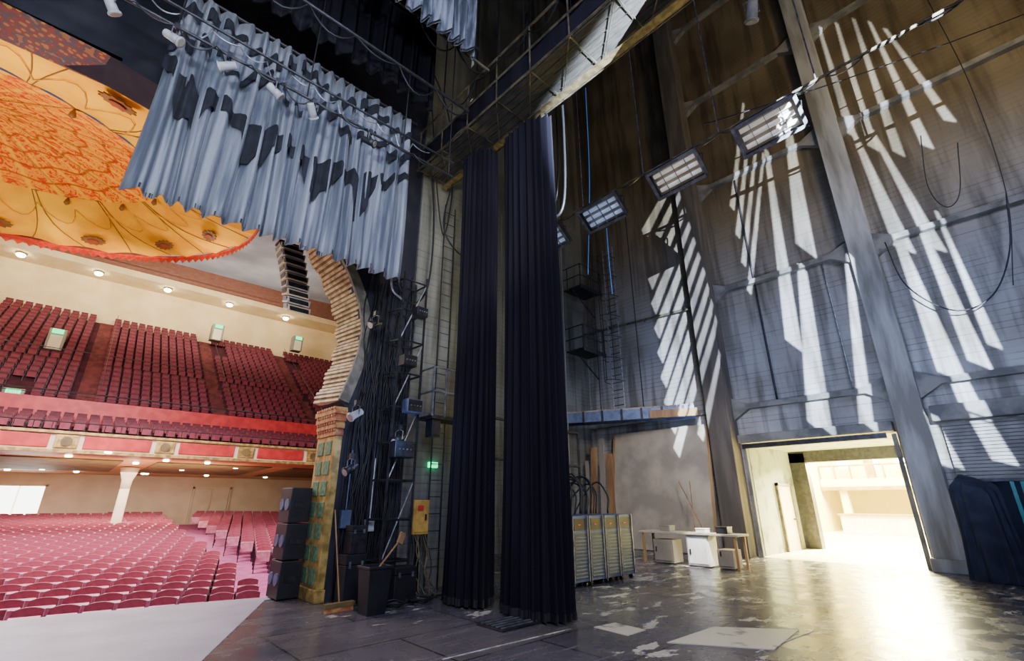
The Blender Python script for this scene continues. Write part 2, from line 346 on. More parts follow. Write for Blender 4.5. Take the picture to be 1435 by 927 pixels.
for k in range(7):
    z=.25+k*.36
    b=MB(); b.box(3.625,8.82,z,3.642,9.07,z+.25); b.build('panel','teal',t,bevel=.005)
    b=MB(); b.box(3.625,9.18,z,3.642,9.43,z+.25); b.build('panel','teal',t,bevel=.005)
b=MB(); b.box(3.60,8.64,0,3.775,9.58,.2); b.build('base','gold',t,bevel=.015)
b=MB()
for k in range(4):
    w=.03*k; b.box(3.62-w,8.68-w,2.75+k*.13,3.775,9.55,2.84+k*.13)
    for j in range(8): b.box(3.60-w,8.70+j*.11-w,2.83+k*.13,3.775,8.76+j*.11-w,2.88+k*.13)
b.build('capital','rust',t,bevel=.008)

b=MB(); b.box(15.98,1.58,0,SX,2.22,TOP); b.box(15.88,1.50,0,SX,2.29,.3)
struct(b.build('trim_3','col_pale',bevel=.02),'pale concrete pier right of the loading door','column')
b=MB(); b.box(15.65,6.42,0,SX,7.15,TOP)
struct(b.build('trim_4','col_brown',bevel=.02),'brown concrete column left of the loading door','column')
k=5
for z in (4.45,8.7,13.1,17.4,21.7):
    for (y0,y1) in ((-9,1.58),(2.22,6.42),(7.15,12.5)):
        if y0>7 and z>8: continue
        b=MB(); b.box(SX-.2,y0,z,SX,y1,z+.16)
        for (yc,s) in ((y1,-1),(y0,1)):
            if abs(yc)<8.9 and abs(yc-12.5)>.1 and yc<7: b.prism([(SX-.2,yc,z),(SX-.2,yc+s*.5,z),(SX-.2,yc,z-.32),],(.2,0,0)); b.prism([(SX-.2,yc,z+.16),(SX-.2,yc+s*.5,z+.16),(SX-.2,yc,z+.40)],(.2,0,0))
        struct(b.build('trim_%d'%k,'ledge'),'horizontal concrete ledge across the side wall','ledge'); k+=1

t=thing('rolling_door','rolled-up grey steel shutter in housing above the loading doorway','shutter',(16.1,4.4,3.2))
b=MB(); b.box(16.0,2.32,3.36,SX-.001,6.38,3.62); b.build('housing','ledge',t,bevel=.02)
for i in range(4): b=MB(); b.tube([(16.1,2.5,3.30-i*.03),(16.1,6.3,3.30-i*.03)],.03,6); b.build('curtain_slat','dsteel',t)
for y in (2.33,6.26):
    b=MB(); b.box(16.2,y-.02,0,16.295,y+.08,3.3); b.build('guide_rail','ledge',t)
b=MB(); b.box(SX+.35,DY1-.02,0,20.6,DY1+.2,3.6); struct(b.build('wall_vestibule','dirtywhite'),'scuffed pale wall just inside the loading doorway','wall')
b=MB(); b.box(SX+.35,-.4,3.36,20.6,DY1+.2,3.6); struct(b.build('ceiling','dirtywhite'),'low ceiling of the passage beyond the loading doorway','ceiling')
b=MB(); b.box(20.35,5.80,0,20.75,6.33,3.3); b.box(20.35,-.2,2.95,20.75,6.33,3.36); struct(b.build('trim_30','dsteel'),'dark steel frame of the inner doorway','door frame')
d=thing('door_1',None,None,(19.2,6.3,0)); d['kind']='structure'; d['label']='pale flush door in the passage left wall'; d['category']='door'
b=MB(); b.box(18.5,6.27,0,19.7,6.32,2.1); b.build('leaf','creamw',d,bevel=.01)
b=MB(); b.box(18.4,6.24,0,18.5,6.325,2.2); b.box(19.7,6.24,0,19.8,6.325,2.2); b.box(18.4,6.24,2.1,19.8,6.325,2.2); b.build('frame','olive',d)
b=MB(); b.tube([(19.5,6.2,1.0),(19.5,6.27,1.0)],.03); b.build('handle','dsteel',d)
b=MB(); b.box(35.5,-3,0,36,14,8); struct(b.build('wall_hall','hall'),'bright yellow far wall of the hall beyond the doorway','wall')
b=MB(); b.box(20.75,8.6,0,36,8.9,8); struct(b.build('wall_hall','hall'),'yellow left wall of the hall beyond the doorway','wall')
b=MB(); b.box(20.6,-3,8,36,14,8.2); struct(b.build('ceiling','hall'),'hall ceiling beyond the doorway','ceiling')
t=thing('mezzanine','yellow mezzanine gallery with dark rail in the bright hall','gallery',(33,5,2.4))
b=MB(); b.box(32,-.5,2.35,35.45,8.55,2.75); b.build('slab','hall',t)
b=MB(); b.box(31.95,-.5,2.15,32.1,8.55,2.35); b.build('fascia','halldark',t)
b=MB(); b.tube([(32,-.5,3.45),(32,8.5,3.45)],.05); b.build('handrail','halldark',t)
tubes('baluster','halldark',t,[([(32,-.5+i*.75,2.75),(32,-.5+i*.75,3.45)],.05) for i in range(13)])
boxes('pier','halldark',t,[(33.5,y,2.75,33.9,y+.4,7.9) for y in (1.0,3.6,6.2)])
boxes('column','hall',t,[(32.2,y,0,32.6,y+.35,2.35) for y in (1.2,4.4,7.4)])
for i in range(6):
    y=.8+i*1.4
    t=thing('globe_lamp','round white globe lamp over the hall gallery','lamp',(34.4,y,3.4),'globe lamps over the hall gallery')
    b=MB(); b.lathe((34.4,y,3.4),[(.05,0),(.28,.12),(.36,.35),(.28,.58),(.05,.7)],12); b.build('globe','lamp',t,True)
    b=MB(); b.tube([(34.4,y,4.1),(34.4,y,7.99)],.03); b.build('stem','halldark',t)
t=thing('hall_counter','long pale counter below the gallery in the bright hall','counter',(31,5.6,0))
b=MB(); b.box(30.6,3.6,0,31.4,7.6,.9); b.build('body','white',t,bevel=.02)
b=MB(); b.box(30.5,3.5,.9,31.5,7.7,.98); b.build('top','halldark',t,bevel=.01)
b=MB(); b.box(24.0,7.4,0,24.5,8.6,8); b.box(23.9,7.3,7.6,24.6,8.6,8); struct(b.build('trim_31','hall'),'yellow pier on the hall left wall','pier')
t=thing('roller_shutter','half-lowered slatted grey shutter right of the pale pier','shutter',(16.2,.2,2.1))
for i in range(16): b=MB(); b.obox((16.2,.15,2.14+i*.085),(.03,0,0),(0,1.2,0),(0.01,0,.036)); b.build('slat','shutter',t)
b=MB(); b.box(15.98,-1.1,3.50,16.29,1.48,3.9); b.build('housing','ledge',t,bevel=.03)
b=MB(); b.box(16.1,-1.1,2.03,16.27,1.38,2.1); b.build('bottom_bar','dsteel',t)
b=MB(); b.box(16.27,-1.1,0,16.295,1.38,2.1); struct(b.build('door_2','navy'),'dark opening under the half-lowered shutter','opening')  # flat dark panel paints the shade of an opening, wall left uncut
def sup(c): return math.copysign(abs(c)**.6,c)
def dr(u,v):
    a=2*PI*u; top=2.0+.12*math.sin(a+1)+.05*math.sin(3*a); z=.01+top*v
    r=1.06-.18*v+.11*math.sin(11*a+1.2*v)*(1-.4*v)+.07*math.sin(17*a-2*v)*(1-v)+.05*math.sin(4*a+v)
    if v>.94: r*=1-(v-.94)*4
    return (15.05+.31*r*sup(math.cos(a))+.04*math.sin(5*v),1.04+.42*r*sup(math.sin(a)),z)
b=MB(); b.grid(dr,200,24); vs=[dr(i/200,1) for i in range(200)]; b.add(vs,[tuple(range(200))])
tag(b.build('draped_stack','drape',smooth=True),'tall stack under a navy dust sheet below the half-lowered shutter','draped stack')
for k,l in enumerate(('teal plastic panel standing at the far right edge, nearest the dust sheet','teal plastic panel at the far right edge, second from the dust sheet','teal plastic panel at the far right edge, farthest from the dust sheet')):
    b=MB(); b.obox((15.2,.42-k*.16,1.0),(.02,0,0),(0,.035,0),(0,0,1.0)); tag(b.build('plastic_panel','gelteal',bevel=.005),l,'panel')

# ---------------------------------------------------------------- curtains
def leg(cx,cy,ax,ay,ztop,label,seed,fold=13):
    rnd=random.Random(seed); ph=[rnd.random()*6 for _ in range(4)]
    t=thing('leg_curtain',label,'curtain',(cx,cy,0))
    def fn(u,v):
        a=2*PI*u; z=.03+(ztop-.03)*v
        fl=1+.12*(1-v)**3
        rip=1+.13*math.sin(fold*a+ph[0]+.5*math.sin(3*a))+.06*math.sin((fold*2+1)*a+ph[1]+v)+.04*math.sin(5*a+3*v+ph[2])
        return (cx+ax*fl*rip*math.cos(a)+.03*math.sin(3*v),cy+ay*fl*rip*math.sin(a),z)
    b=MB(); b.grid(fn,300,24); b.add([fn(i/300,1) for i in range(300)],[tuple(range(300))]); b.build('fabric','velvet',t,True)
    for k in range(9):
        y=cy-ay+k*ay/4; b=MB(); b.box(cx-.03,y-.02,ztop-.02,cx+.03,y+.02,ztop+.10); b.build('track_carrier','dsteel',t)
    b=MB(); b.grid(lambda u,v:(Vector(fn(u,v*.012))-Vector((cx,cy,0)))*1.012+Vector((cx,cy,.0)),300,2); b.build('hem','black',t,True)
    return t
leg(5.45,6.92,.26,.42,8.98,'black velvet leg curtain, the narrower and farther of two',1,17)
leg(5.65,5.57,.28,.54,8.98,'black velvet leg curtain, the wider and nearer of two',2,20)
def border(name,label,x0,x1,Y,z0,z1,matn,amp,folds,seed,wav=0,hem='black'):
    rnd=random.Random(seed); ph=[rnd.random()*6 for _ in range(5)]
    t=thing(name,label,'curtain',((x0+x1)/2,Y,z0))
    def fn(u,v):
        x=x0+(x1-x0)*u; s=amp*(1-.3*v)
        w=math.sin(folds*2*PI*u+ph[0]+.8*math.sin(7*u+ph[1])); w=math.copysign(abs(w)**.8,w)
        y=Y+s*w+s*.35*math.sin(folds*4.3*PI*u+ph[2]+v*2)
        return (x+.04*math.sin(v*3+u*20),y,z0+(z1-z0)*v+wav*math.sin(3*u+1))
    b=MB(); nu=int(folds*12); b.grid(fn,nu,16); b.build('fabric',matn,t,True,solid=.012)
    b=MB(); b.grid(lambda u,v:(Vector(fn(u,v*.02))+Vector((0,-.012,0))),nu,1); b.build('hem',hem,t,True)
    b=MB(); b.tube([(x0-.1,Y,z1+.03),(x1+.1,Y,z1+.03)],.03,8); b.build('pipe','dsteel',t)
    return fn,ph
BX0,BX1,BZ0,BZ1=-.25,3.72,5.35,8.95
bfn,bph=border('border_curtain','silver-grey pleated border curtain hanging before the auditorium',BX0,BX1,7.0,BZ0,BZ1,'silver_cloth',.10,17,3)
border('border_curtain','small pale grey border curtain at the top centre of the view',1.9,3.75,5.0,9.1,11.5,'grey_cloth',.09,10,4)
border('border_curtain','plain black masking border just above the silver curtain',-3.0,3.9,6.6,9.15,13.5,'velvet',.09,22,5)
border('border_curtain','black masking border at the top left, nearest the viewer',-6,1.4,4.6,9.6,13.5,'velvet',.09,24,8)
border('border_curtain','second grey-lit border curtain behind the black one at upper left',-1.4,1.5,4.2,10.6,12.5,'grey_cloth',.09,12,11)
t=thing('swag_cloth','ragged black cloth swagged across the silver-grey curtain','cloth',(1.6,6.9,6.5))  # thin dark sheets model the shadow band cast on the border curtain
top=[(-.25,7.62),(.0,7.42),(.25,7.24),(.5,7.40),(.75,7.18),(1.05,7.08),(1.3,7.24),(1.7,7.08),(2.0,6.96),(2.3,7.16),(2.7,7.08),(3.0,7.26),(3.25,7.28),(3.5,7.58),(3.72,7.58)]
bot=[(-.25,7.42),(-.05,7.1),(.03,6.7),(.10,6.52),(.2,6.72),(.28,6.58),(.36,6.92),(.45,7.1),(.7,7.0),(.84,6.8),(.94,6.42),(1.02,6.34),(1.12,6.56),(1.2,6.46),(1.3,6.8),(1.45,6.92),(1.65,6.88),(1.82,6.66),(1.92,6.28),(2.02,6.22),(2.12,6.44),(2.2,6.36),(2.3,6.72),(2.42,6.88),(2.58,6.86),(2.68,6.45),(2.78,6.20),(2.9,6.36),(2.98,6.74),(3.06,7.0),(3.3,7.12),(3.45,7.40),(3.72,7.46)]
def lerpl(Ls,x):
    for (a,za),(c,zc) in zip(Ls,Ls[1:]):
        if a<=x<=c: return za+(zc-za)*(x-a)/(c-a)
    return Ls[-1][1]
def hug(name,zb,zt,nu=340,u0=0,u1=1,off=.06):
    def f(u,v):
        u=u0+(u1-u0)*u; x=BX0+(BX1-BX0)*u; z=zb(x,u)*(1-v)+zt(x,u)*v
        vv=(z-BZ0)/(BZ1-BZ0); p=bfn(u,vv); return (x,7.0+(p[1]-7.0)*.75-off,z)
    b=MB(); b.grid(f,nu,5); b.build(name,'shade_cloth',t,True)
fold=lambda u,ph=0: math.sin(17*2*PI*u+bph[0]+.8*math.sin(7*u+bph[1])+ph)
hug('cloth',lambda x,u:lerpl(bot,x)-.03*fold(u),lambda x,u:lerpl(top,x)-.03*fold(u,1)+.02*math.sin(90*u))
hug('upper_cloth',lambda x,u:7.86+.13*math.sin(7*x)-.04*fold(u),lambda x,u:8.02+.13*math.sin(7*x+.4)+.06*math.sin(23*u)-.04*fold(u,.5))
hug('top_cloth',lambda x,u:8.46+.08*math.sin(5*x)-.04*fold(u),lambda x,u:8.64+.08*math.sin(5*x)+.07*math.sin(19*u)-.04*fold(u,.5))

# ---------------------------------------------------------------- lighting battens
def spotcan(p,aim,label,group,s=1,white=False):
    p=Vector(p); a=Vector(aim).normalized(); t=thing('stage_light',label,'stage light',p,group)
    top=p; c=p+Vector((0,0,-.30*s)); sx=a.cross(Vector((0,0,1))).normalized()
    b=MB(); b.tube([c-a*.20*s,c-a*.18*s,c-a*.05*s,c+a*.02*s,c+a*.16*s],.085*s,12,True,.10*s); b.tube([c+a*.15*s,c+a*.18*s],.125*s,12); b.build('body','skin_white' if white else 'dsteel',t,True)
    b=MB(); b.tube([c+a*.18*s,c+a*.19*s],.09*s,12); b.build('lens','reflector',t)
    b=MB(); b.tube([c+sx*.13*s,c+sx*.14*s+Vector((0,0,.2*s)),top-Vector((0,0,.03)),c-sx*.14*s+Vector((0,0,.2*s)),c-sx*.13*s],.012*s,6); b.build('yoke','steel',t)
    b=MB(); b.box(top.x-.03,top.y-.045,top.z-.04,top.x+.03,top.y+.045,top.z+.05); b.build('clamp','dsteel',t)
    return t
t=thing('lighting_batten','pipe batten with cables running over the silver-grey curtain','batten',(1,6.3,7.5))
b=MB(); b.tube([(-5,6.3,7.52),(4.3,6.3,7.52)],.022,8); b.build('pipe','dsteel',t)
b=MB(); b.tube([(-5,6.3,7.85),(4.3,6.3,7.85)],.02,8); b.build('pipe','dsteel',t)
tubes('lift_line','dsteel',t,[([(x,6.3,7.5),(x,6.3,HT)],.012) for x in (-2,-.2,1.5,3.2,4.2)])
b=MB(); b.tube(sagchain([(-2+k*.45,6.27,7.53) for k in range(14)],(.10,.22,.06)),.012,5); b.build('cable','rubber',t)
b=MB(); b.tube(sagchain([(-2+k*.36,6.33,7.80) for k in range(17)],(.05,.12,.3)),.010,5); b.build('cable','steel',t)
lab=['leftmost small clamp light on the batten at upper left','second small clamp light from the left on the upper batten','third clamp light on the batten, above the swagged black cloth','fourth clamp light from the left on the curtain batten','fifth clamp light from the left on the curtain batten','rightmost small clamp light on the curtain batten']
for (u,v),l,w_,aim in zip(((157,15),(245,60),(320,97),(388,130),(440,155),(520,190)),lab,(1,1,1,1,1,0),((.5,.2,-.7),(.8,-.4,-.5),(-.8,.4,-.4),(.9,-.2,-.7),(.6,.7,-.5),(.7,-.5,-.4))):
    p=onY(u,v-12,6.3); spotcan((p.x,6.3,7.50),aim,l,None,.6,bool(w_))
bx,bz=8.0,8.42
t=thing('lighting_batten','steel pipe carrying the four rectangular flood lights','batten',(bx,2,bz))
b=MB(); b.tube([(bx,-4,bz),(bx,8.5,bz)],.025,8); b.build('pipe','olive',t)
tubes('lift_line','steel',t,[([(bx,y,bz),(bx,y,HT)],.012) for y in (-1.5,.9,2.6,4.3,6.0,8.0)])
b=MB(); b.tube(sagchain([(bx+.03,-4+k*.6,bz+.03) for k in range(21)],(.05,.13,.08)),.014,5); b.build('cable','rubber',t)
fl=['largest rectangular flood light, nearest on the side batten','second rectangular flood light from the right on side batten','third flood light, with bluish glass, on the side batten','smallest and farthest flood light, beside the black leg curtain']
for q_,(y,l) in enumerate(zip((1.75,3.55,5.45,7.15),fl)):
    t=thing('flood_light',l,'flood light',(bx,y,bz))
    nrm=Vector((-.62,-.15+.05*q_,-.77)).normalized(); ux=Vector((0,1,0)); ux=(ux-nrm*ux.dot(nrm)).normalized(); uy=nrm.cross(ux)
    c=Vector((bx,y,bz-.42)); W,H=.52,.29
    b=MB(); b.obox(c-nrm*.10,ux*W,uy*H,nrm*.01)
    for s in (-1,1): b.obox(c+ux*W*s,ux*.012,uy*H,nrm*.10); b.obox(c+uy*H*s,uy*.012,ux*W,nrm*.10)
    b.build('housing','black',t,bevel=.005)
    b=MB()
    for s in (-1,1): b.obox(c+nrm*.1+ux*W*s*1.0,ux*.03,uy*(H+.03),nrm*.01); b.obox(c+nrm*.1+uy*H*s,uy*.03,ux*(W+.03),nrm*.01)
    b.build('front_frame','steel',t)
    b=MB(); b.obox(c-nrm*.08,ux*(W-.02),uy*(H-.02),nrm*.005)
    b.build('reflector','reflector',t)
    for q in range(3):
        b=MB(); o=uy*(-.16+.16*q); b.tube([c-nrm*.02+o-ux*(W-.08),c-nrm*.02+o+ux*(W-.08)],.045,8); b.build('lamp_tube','tubeb' if q_>=2 else 'tube',t,True)
    for q in range(3):
        b=MB(); b.obox(c+nrm*.05+ux*(-.26+.26*q),ux*.005,uy*(H-.02),nrm*.02); b.build('louver','steel',t)
    b=MB(); b.tube([c+ux*(W+.03),c+ux*(W+.05)+Vector((0,0,.15)),Vector((bx,y+.25,bz-.04)),Vector((bx,y-.25,bz-.04)),c-ux*(W+.05)+Vector((0,0,.15)),c-ux*(W+.03)],.014,6); b.build('yoke','dsteel',t)
# lighting bridge
t=thing('lighting_bridge','long olive steel gallery bridge from which the black curtains hang','bridge',(5.2,2,9.0))
y0,y1=-5,8.5
tubes('rail','olive',t,[([(X,y0,Z),(X,y1,Z)],.025) for X in (4.75,5.72) for Z in (9.2,9.75,10.35)],6)
for k in range(15):
    y=y0+k*.96
    b=MB(); b.tube([(4.75,y,10.35),(4.75,y,9.2),(5.72,y,9.2),(5.72,y,10.35)],.02,6); b.build('frame','olive',t)
for k in range(14):
    y=y0+k*.96
    tubes('brace','olive',t,[([(5.72,y,9.2),(5.72,y+.96,10.35)] if k%2 else [(5.72,y,10.35),(5.72,y+.96,9.2)],.015),([(4.75,y,9.18),(5.72,y+.96,9.18)],.012)])
boxes('walk_plank','olivewood',t,[(4.84+k*.17,y0,9.235,4.99+k*.17,y1,9.27) for k in range(5)])
b=MB(); b.box(5.52,y0,9.10,5.58,y1,9.17); b.box(5.48,y0,9.085,5.62,y1,9.10); b.build('curtain_track','brass',t)
tubes('hanger','dsteel',t,[([(X,y0+.5+k*2.0,10.3),(X,y0+.5+k*2.0,HT)],.02) for k in range(7) for X in (4.75,5.72)])
b=MB(); b.tube(sagchain([(5.76,y0+k*.9,9.5) for k in range(15)],(.16,.28,.1)),.018,5); b.build('cable','rubber',t)
b=MB(); b.tube(sagchain([(4.70,y0+k*.8,10.2) for k in range(16)],(.22,.12,.3)),.016,5); b.build('cable','rubber',t)
b=MB(); b.grid(lambda u,v:(4.78+.02*math.sin(90*u),y0+13.3*u,9.3+.5*v),160,2); b.build('side_cloth','velvet',t,True)
for k,(Y,Z,l) in enumerate(((3.4,10.6,'bare black fly batten crossing the top of view, lowest one'),(2.2,11.8,'bare black fly batten crossing the top of view, nearest one'),(5.7,10.4,'bare black fly batten directly behind the small grey border'),(6.0,9.0,'dark fly batten with draped cable just before the black border'),(5.4,9.6,'brown fly batten with cable loops at the top centre'))):
    t=thing('fly_batten',l,'batten',(0,Y,Z))
    b=MB(); b.tube([(-6,Y,Z),(4.4,Y,Z)],.03,8); b.build('pipe','olive' if k==4 else 'dsteel',t)
    tubes('lift_line','dsteel',t,[([(x,Y,Z),(x,Y,HT)],.012) for x in (-3,0,2.5,4)])
    if k>=3: b=MB(); b.tube(sagchain([(-6+j*.8,Y,Z) for j in range(14)],(.3,.15,.4)),.016,5); b.build('cable','rubber',t)
for (u,v,l) in ((430,20,'black stage light hanging from the dark fly batten, left one'),(495,62,'black stage light hanging from the dark fly batten, right one')):
    p=onY(u,v,5.7); spotcan((p.x,5.7,10.38),(.2,.5,-.7),l,None,1.3)
bpy_l=onX(1050,0,9.6)
spotcan(tuple(bpy_l),(.3,.3,-.8),'white-bodied stage light hanging at the top right of view',None,1.3,True)
b=MB(); b.tube([(9.6,bpy_l.y,bpy_l.z+.05),(9.6,bpy_l.y,HT)],.02); tag(b.build('drop_pipe','dsteel'),'thin pipe holding the white-bodied light at the top','pipe')

# ---------------------------------------------------------------- hanging cables
def cable(label,P,r=.02,m='rubber',name='hanging_cable'):
    b=MB(); b.tube(smoothpts(P,8),r,6); return tag(b.build(name,m,smooth=True),label,'cable')
cable('thick black cable looping down beside the nearer leg curtain',[onX(738,20,6.3),onX(735,120,6.3),onX(737,220,6.3),onX(745,285,6.3),onX(768,305,6.3),onX(790,285,6.3),onX(790,180,6.3),onX(783,90,6.3)],.03)
cable('second black cable loop just inside the thick one',[onX(745,60,6.5),onX(748,230,6.5),onX(762,290,6.5),onX(782,262,6.5),onX(778,120,6.5)],.022)
cable('black cable swag left of the leg curtains',[onY(636,250,8.2),onY(622,320,8.2),onY(655,362,8.2),onY(682,330,8.2),onY(690,250,8.2)],.02)
cable('long looping cable in front of the bare concrete strip',[onY(600,200,8.3),onY(608,300,8.3),onY(600,400,8.3),onY(575,425,8.3),onY(556,380,8.3),onY(560,260,8.3),onY(570,180,8.3)],.024)
cable('thin cable loop crossing high on the bare concrete strip',[onY(590,60,8.4),onY(628,160,8.4),onY(634,260,8.4),onY(622,330,8.4),onY(612,260,8.4),onY(604,120,8.4)],.018)
cable('pale grey cable hanging beside the right edge of silver curtain',[onY(562,160,7.6),onY(563,260,7.6),onY(556,340,7.6),onY(549,400,7.6),onY(563,420,7.6)],.022,'steel')
cable('thin black cable looped high on the far right wall',[onX(1410,270,15.9),onX(1415,350,15.9),onX(1390,415,15.9),onX(1335,435,15.9),onX(1270,400,15.9),onX(1240,340,15.9)],.018)
cable('thin cable hooking down from the top right corner',[onX(1342,200,15.8),onX(1345,270,15.8),onX(1325,290,15.8),onX(1300,260,15.8),onX(1290,190,15.8)],.014)
cable('very thin cable crossing the upper right wall diagonally',[onX(1300,0,15.7),onX(1360,120,15.7),onX(1410,270,15.7),onX(1420,400,15.7)],.012)
cable('straight blue cable dropping in front of the dark corner',[(9.5,onX(826,200,9.5).y,14),onX(826,250,9.5),onX(824,385,9.5)],.012,'blueLED')
cable('short blue cable right of the straight one in the dark corner',[onX(850,320,10),onX(853,360,10),onX(858,412,10)],.012,'blueLED')
cable('thin line slung from the lighting bridge across to the side wall',sag(onX(985,175,9),onX(1435,20,15.8),.1),.016)
cable('vertical conduit on the wall between the two columns',[(16.26,5.05,4.65),(16.26,5.05,8.68)],.035,'dsteel','conduit')
cable('upper dark conduit on the wall between the two columns',[(16.26,5.05,8.9),(16.26,5.05,13.05)],.035,'dsteel','conduit')
cable('thin conduit beside the pale pier',[(16.27,3.0,4.65),(16.27,3.0,8.68)],.025,'steel','conduit')
b=MB(); b.tube([onX(805,473,16.1),onX(985,428,16.1)],.05,8)
for u in (830,900,960): p=onX(u,473-45*(u-805)/180,16.1); b.tube([p,p+Vector((.2,0,0))],.03,6)
tag(b.build('wall_pipe','olive'),'horizontal pipe on the wall left of the brown column','pipe')

# ---------------------------------------------------------------- corner structures
A=onZ(780,588,4.5); B=onZ(1008,580,4.5); A=Vector((A.x,A.y,4.5)); B=Vector((min(B.x,15.4),B.y+.3,4.5))
t=thing('side_gallery','grey steel gallery beam with timber end spanning the far corner','gallery',tuple((A+B)/2))
dv=(B-A).normalized(); nv=dv.cross(Vector((0,0,1))); L_=(B-A).length
b=MB(); b.obox((A+B)/2,dv*L_/2,nv*.05,Vector((0,0,.18))); b.build('girder','case',t)
b=MB(); b.obox((A+B)/2+nv*-.7,dv*L_/2,nv*.05,Vector((0,0,.18))); b.build('girder','case',t)
for k in range(18):
    b=MB(); b.obox(A+dv*(L_*(k+.5)/18)-nv*.35+Vector((0,0,.2)),dv*(L_/18*.46),nv*.4,Vector((0,0,.03))); b.build('deck_board','plywood',t)
b=MB(); b.obox(A+dv*L_*.86+nv*.08+Vector((0,0,-.06)),dv*L_*.16,nv*.06,Vector((0,0,.13))); b.build('timber_end','wood',t)
for k in range(7):
    b=MB(); b.obox(A+dv*(L_*(k+.5)/7)+nv*.06,dv*.04,nv*.02,Vector((0,0,.2))); b.build('stiffener','dsteel',t)
tubes('hanger','dsteel',t,[([A+dv*L_*s+Vector((0,0,.1)),A+dv*L_*s+Vector((0,0,9))],.02) for s in (.02,.35,.66)])
t=thing('wall_ladder','steel caged ladder fixed high in the dark corner','ladder',(15.5,10.4,4.6))
LX=15.4
tubes('stile','steel',t,[([(LX,y,4.6),(LX,y,12)],.025) for y in (10.15,10.65)],6)
tubes('rung','dsteel',t,[([(LX,10.15,4.8+k*.3),(LX,10.65,4.8+k*.3)],.018) for k in range(24)])
for k in range(7):
    z=6.0+k*.9; b=MB(); b.tube([(LX-.7*math.sin(a*PI/8),10.4-.35*math.cos(a*PI/8),z) for a in range(9)],.018,5); b.build('cage_hoop','dsteel',t)
tubes('cage_bar','dsteel',t,[([(LX-.7*math.sin(a*PI/8),10.4-.35*math.cos(a*PI/8),z) for z in (6,11.4)],.015) for a in (2,4,6)])
for (z,l) in ((7.2,'small railed steel platform halfway up the corner ladder'),(9.9,'upper railed steel platform in the dark corner')):
    t=thing('ladder_platform',l,'platform',(15.2,11.3,z))
    boxes('grating_bar','dsteel',t,[(13.9+k*.2,10.8,z,14.05+k*.2,11.7,z+.05) for k in range(7)])
    b=MB(); b.box(13.85,10.75,z-.1,15.3,10.82,z+.05); b.build('edge_beam','dsteel',t)
    tubes('rail','dsteel',t,[([(15.2,10.8,z+zz),(13.9,10.8,z+zz),(13.9,11.7,z+zz)],.025) for zz in (.5,1.0)],6)
    tubes('post','dsteel',t,[([(x,y,z),(x,y,z+1)],.025) for (x,y) in ((14.6,10.8),(13.9,10.8),(13.9,11.5),(15.2,10.8))],6)
    b=MB(); b.tube([(14.0,11.3,z),(15.4,11.3,z-.9)],.03,6); b.build('bracket','dsteel',t)
t=thing('scenery_flat','large pale canvas flat leaning on the wall left of brown column','scenery flat',(15.9,9.6,0))
b=MB(); b.prism([(15.5,7.3,0.02),(15.5,11.2,0.02),(16.05,11.2,4.1),(16.05,7.3,4.1)],(.04,0,0)); b.build('canvas','canvas',t)
for y in (7.3,11.14):
    b=MB(); b.prism([(15.47,y,0.02),(15.47,y+.08,0.02),(16.02,y+.08,4.1),(16.02,y,4.1)],(.03,0,0)); b.build('frame_rail','wood',t)
for k,(y,h,w,mm,l) in enumerate(((11.3,3.6,.28,'wood','tall bare timber board leaning in the corner, leftmost'),(10.95,3.9,.22,'plywood','grey timber board leaning in the corner behind the racks'),(10.6,3.3,.3,'wood','broad brown board leaning in the corner, rightmost'),(11.75,3.1,.15,'plywood','narrow dark batten leaning at the corner end'))):
    b=MB(); b.prism([(14.7+.1*k,y,0.01),(14.7+.1*k,y+w,0.01),(15.3,y+w+.25,h),(15.3,y+.25,h)],(.05,0,0)); tag(b.build('leaning_board',mm,bevel=.006),l,'board')
t=thing('work_table','long low work table with pale top before the canvas flat','table',(12.9,6.8,0))
b=MB(); b.box(12.6,5.4,.76,13.3,8.2,.81); b.build('tabletop','canvas',t,bevel=.008)
for (x,y) in ((12.68,5.5),(13.2,5.5),(12.68,8.1),(13.2,8.1)):
    b=MB(); b.box(x-.03,y-.03,0,x+.03,y+.03,.76); b.build('leg','wood',t)
for (y0_,y1_,z1_,mm,l) in ((6.2,6.8,.75,'white','bright white cabinet under the work table, middle one'),(7.2,7.8,.6,'plywood','dull grey cabinet under the left part of the work table'),(5.6,6.0,.45,'plywood','low grey cabinet at the right end under the work table')):
    t=thing('cabinet',l,'cabinet',(12.85,(y0_+y1_)/2,0))
    b=MB(); b.box(12.66,y0_,.03,13.15,y1_,z1_); b.build('body',mm,t,bevel=.01)
    b=MB(); b.box(12.64,y0_+.04,.08,12.66,y1_-.04,z1_-.06); b.build('door',mm,t,bevel=.005)
    b=MB(); b.box(12.62,y1_-.12,.3,12.64,y1_-.09,.42); b.build('handle','dsteel',t)
for (y,w,h,mm,l) in ((5.7,.3,.16,'black','small black box on the right end of the work table'),(6.3,.25,.10,'white','flat white carton on the work table'),(7.3,.3,.14,'plywood','grey box on the left part of the work table')):
    b=MB(); b.box(12.75,y,.812,13.05,y+w,.812+h); b.box(12.74,y-.01,.812+h*.85,13.06,y+w+.01,.812+h+.01); tag(b.build('storage_box',mm,bevel=.008),l,'box')
for k,(dx,l) in enumerate(((0,'thin pole leaning from the table edge toward the wall'),(.25,'second thin pole crossing behind the leaning pole'))):
    b=MB(); b.tube([(13.4+dx,6.9-dx*2,.0),(15.2,7.8+dx*1.5,2.2)],.015,6); tag(b.build('pole','wood'),l,'pole')
rl=['grey touring rack nearest the black leg curtain','second grey touring rack from the curtain','third grey touring rack from the curtain','rightmost grey touring rack in the row of four']
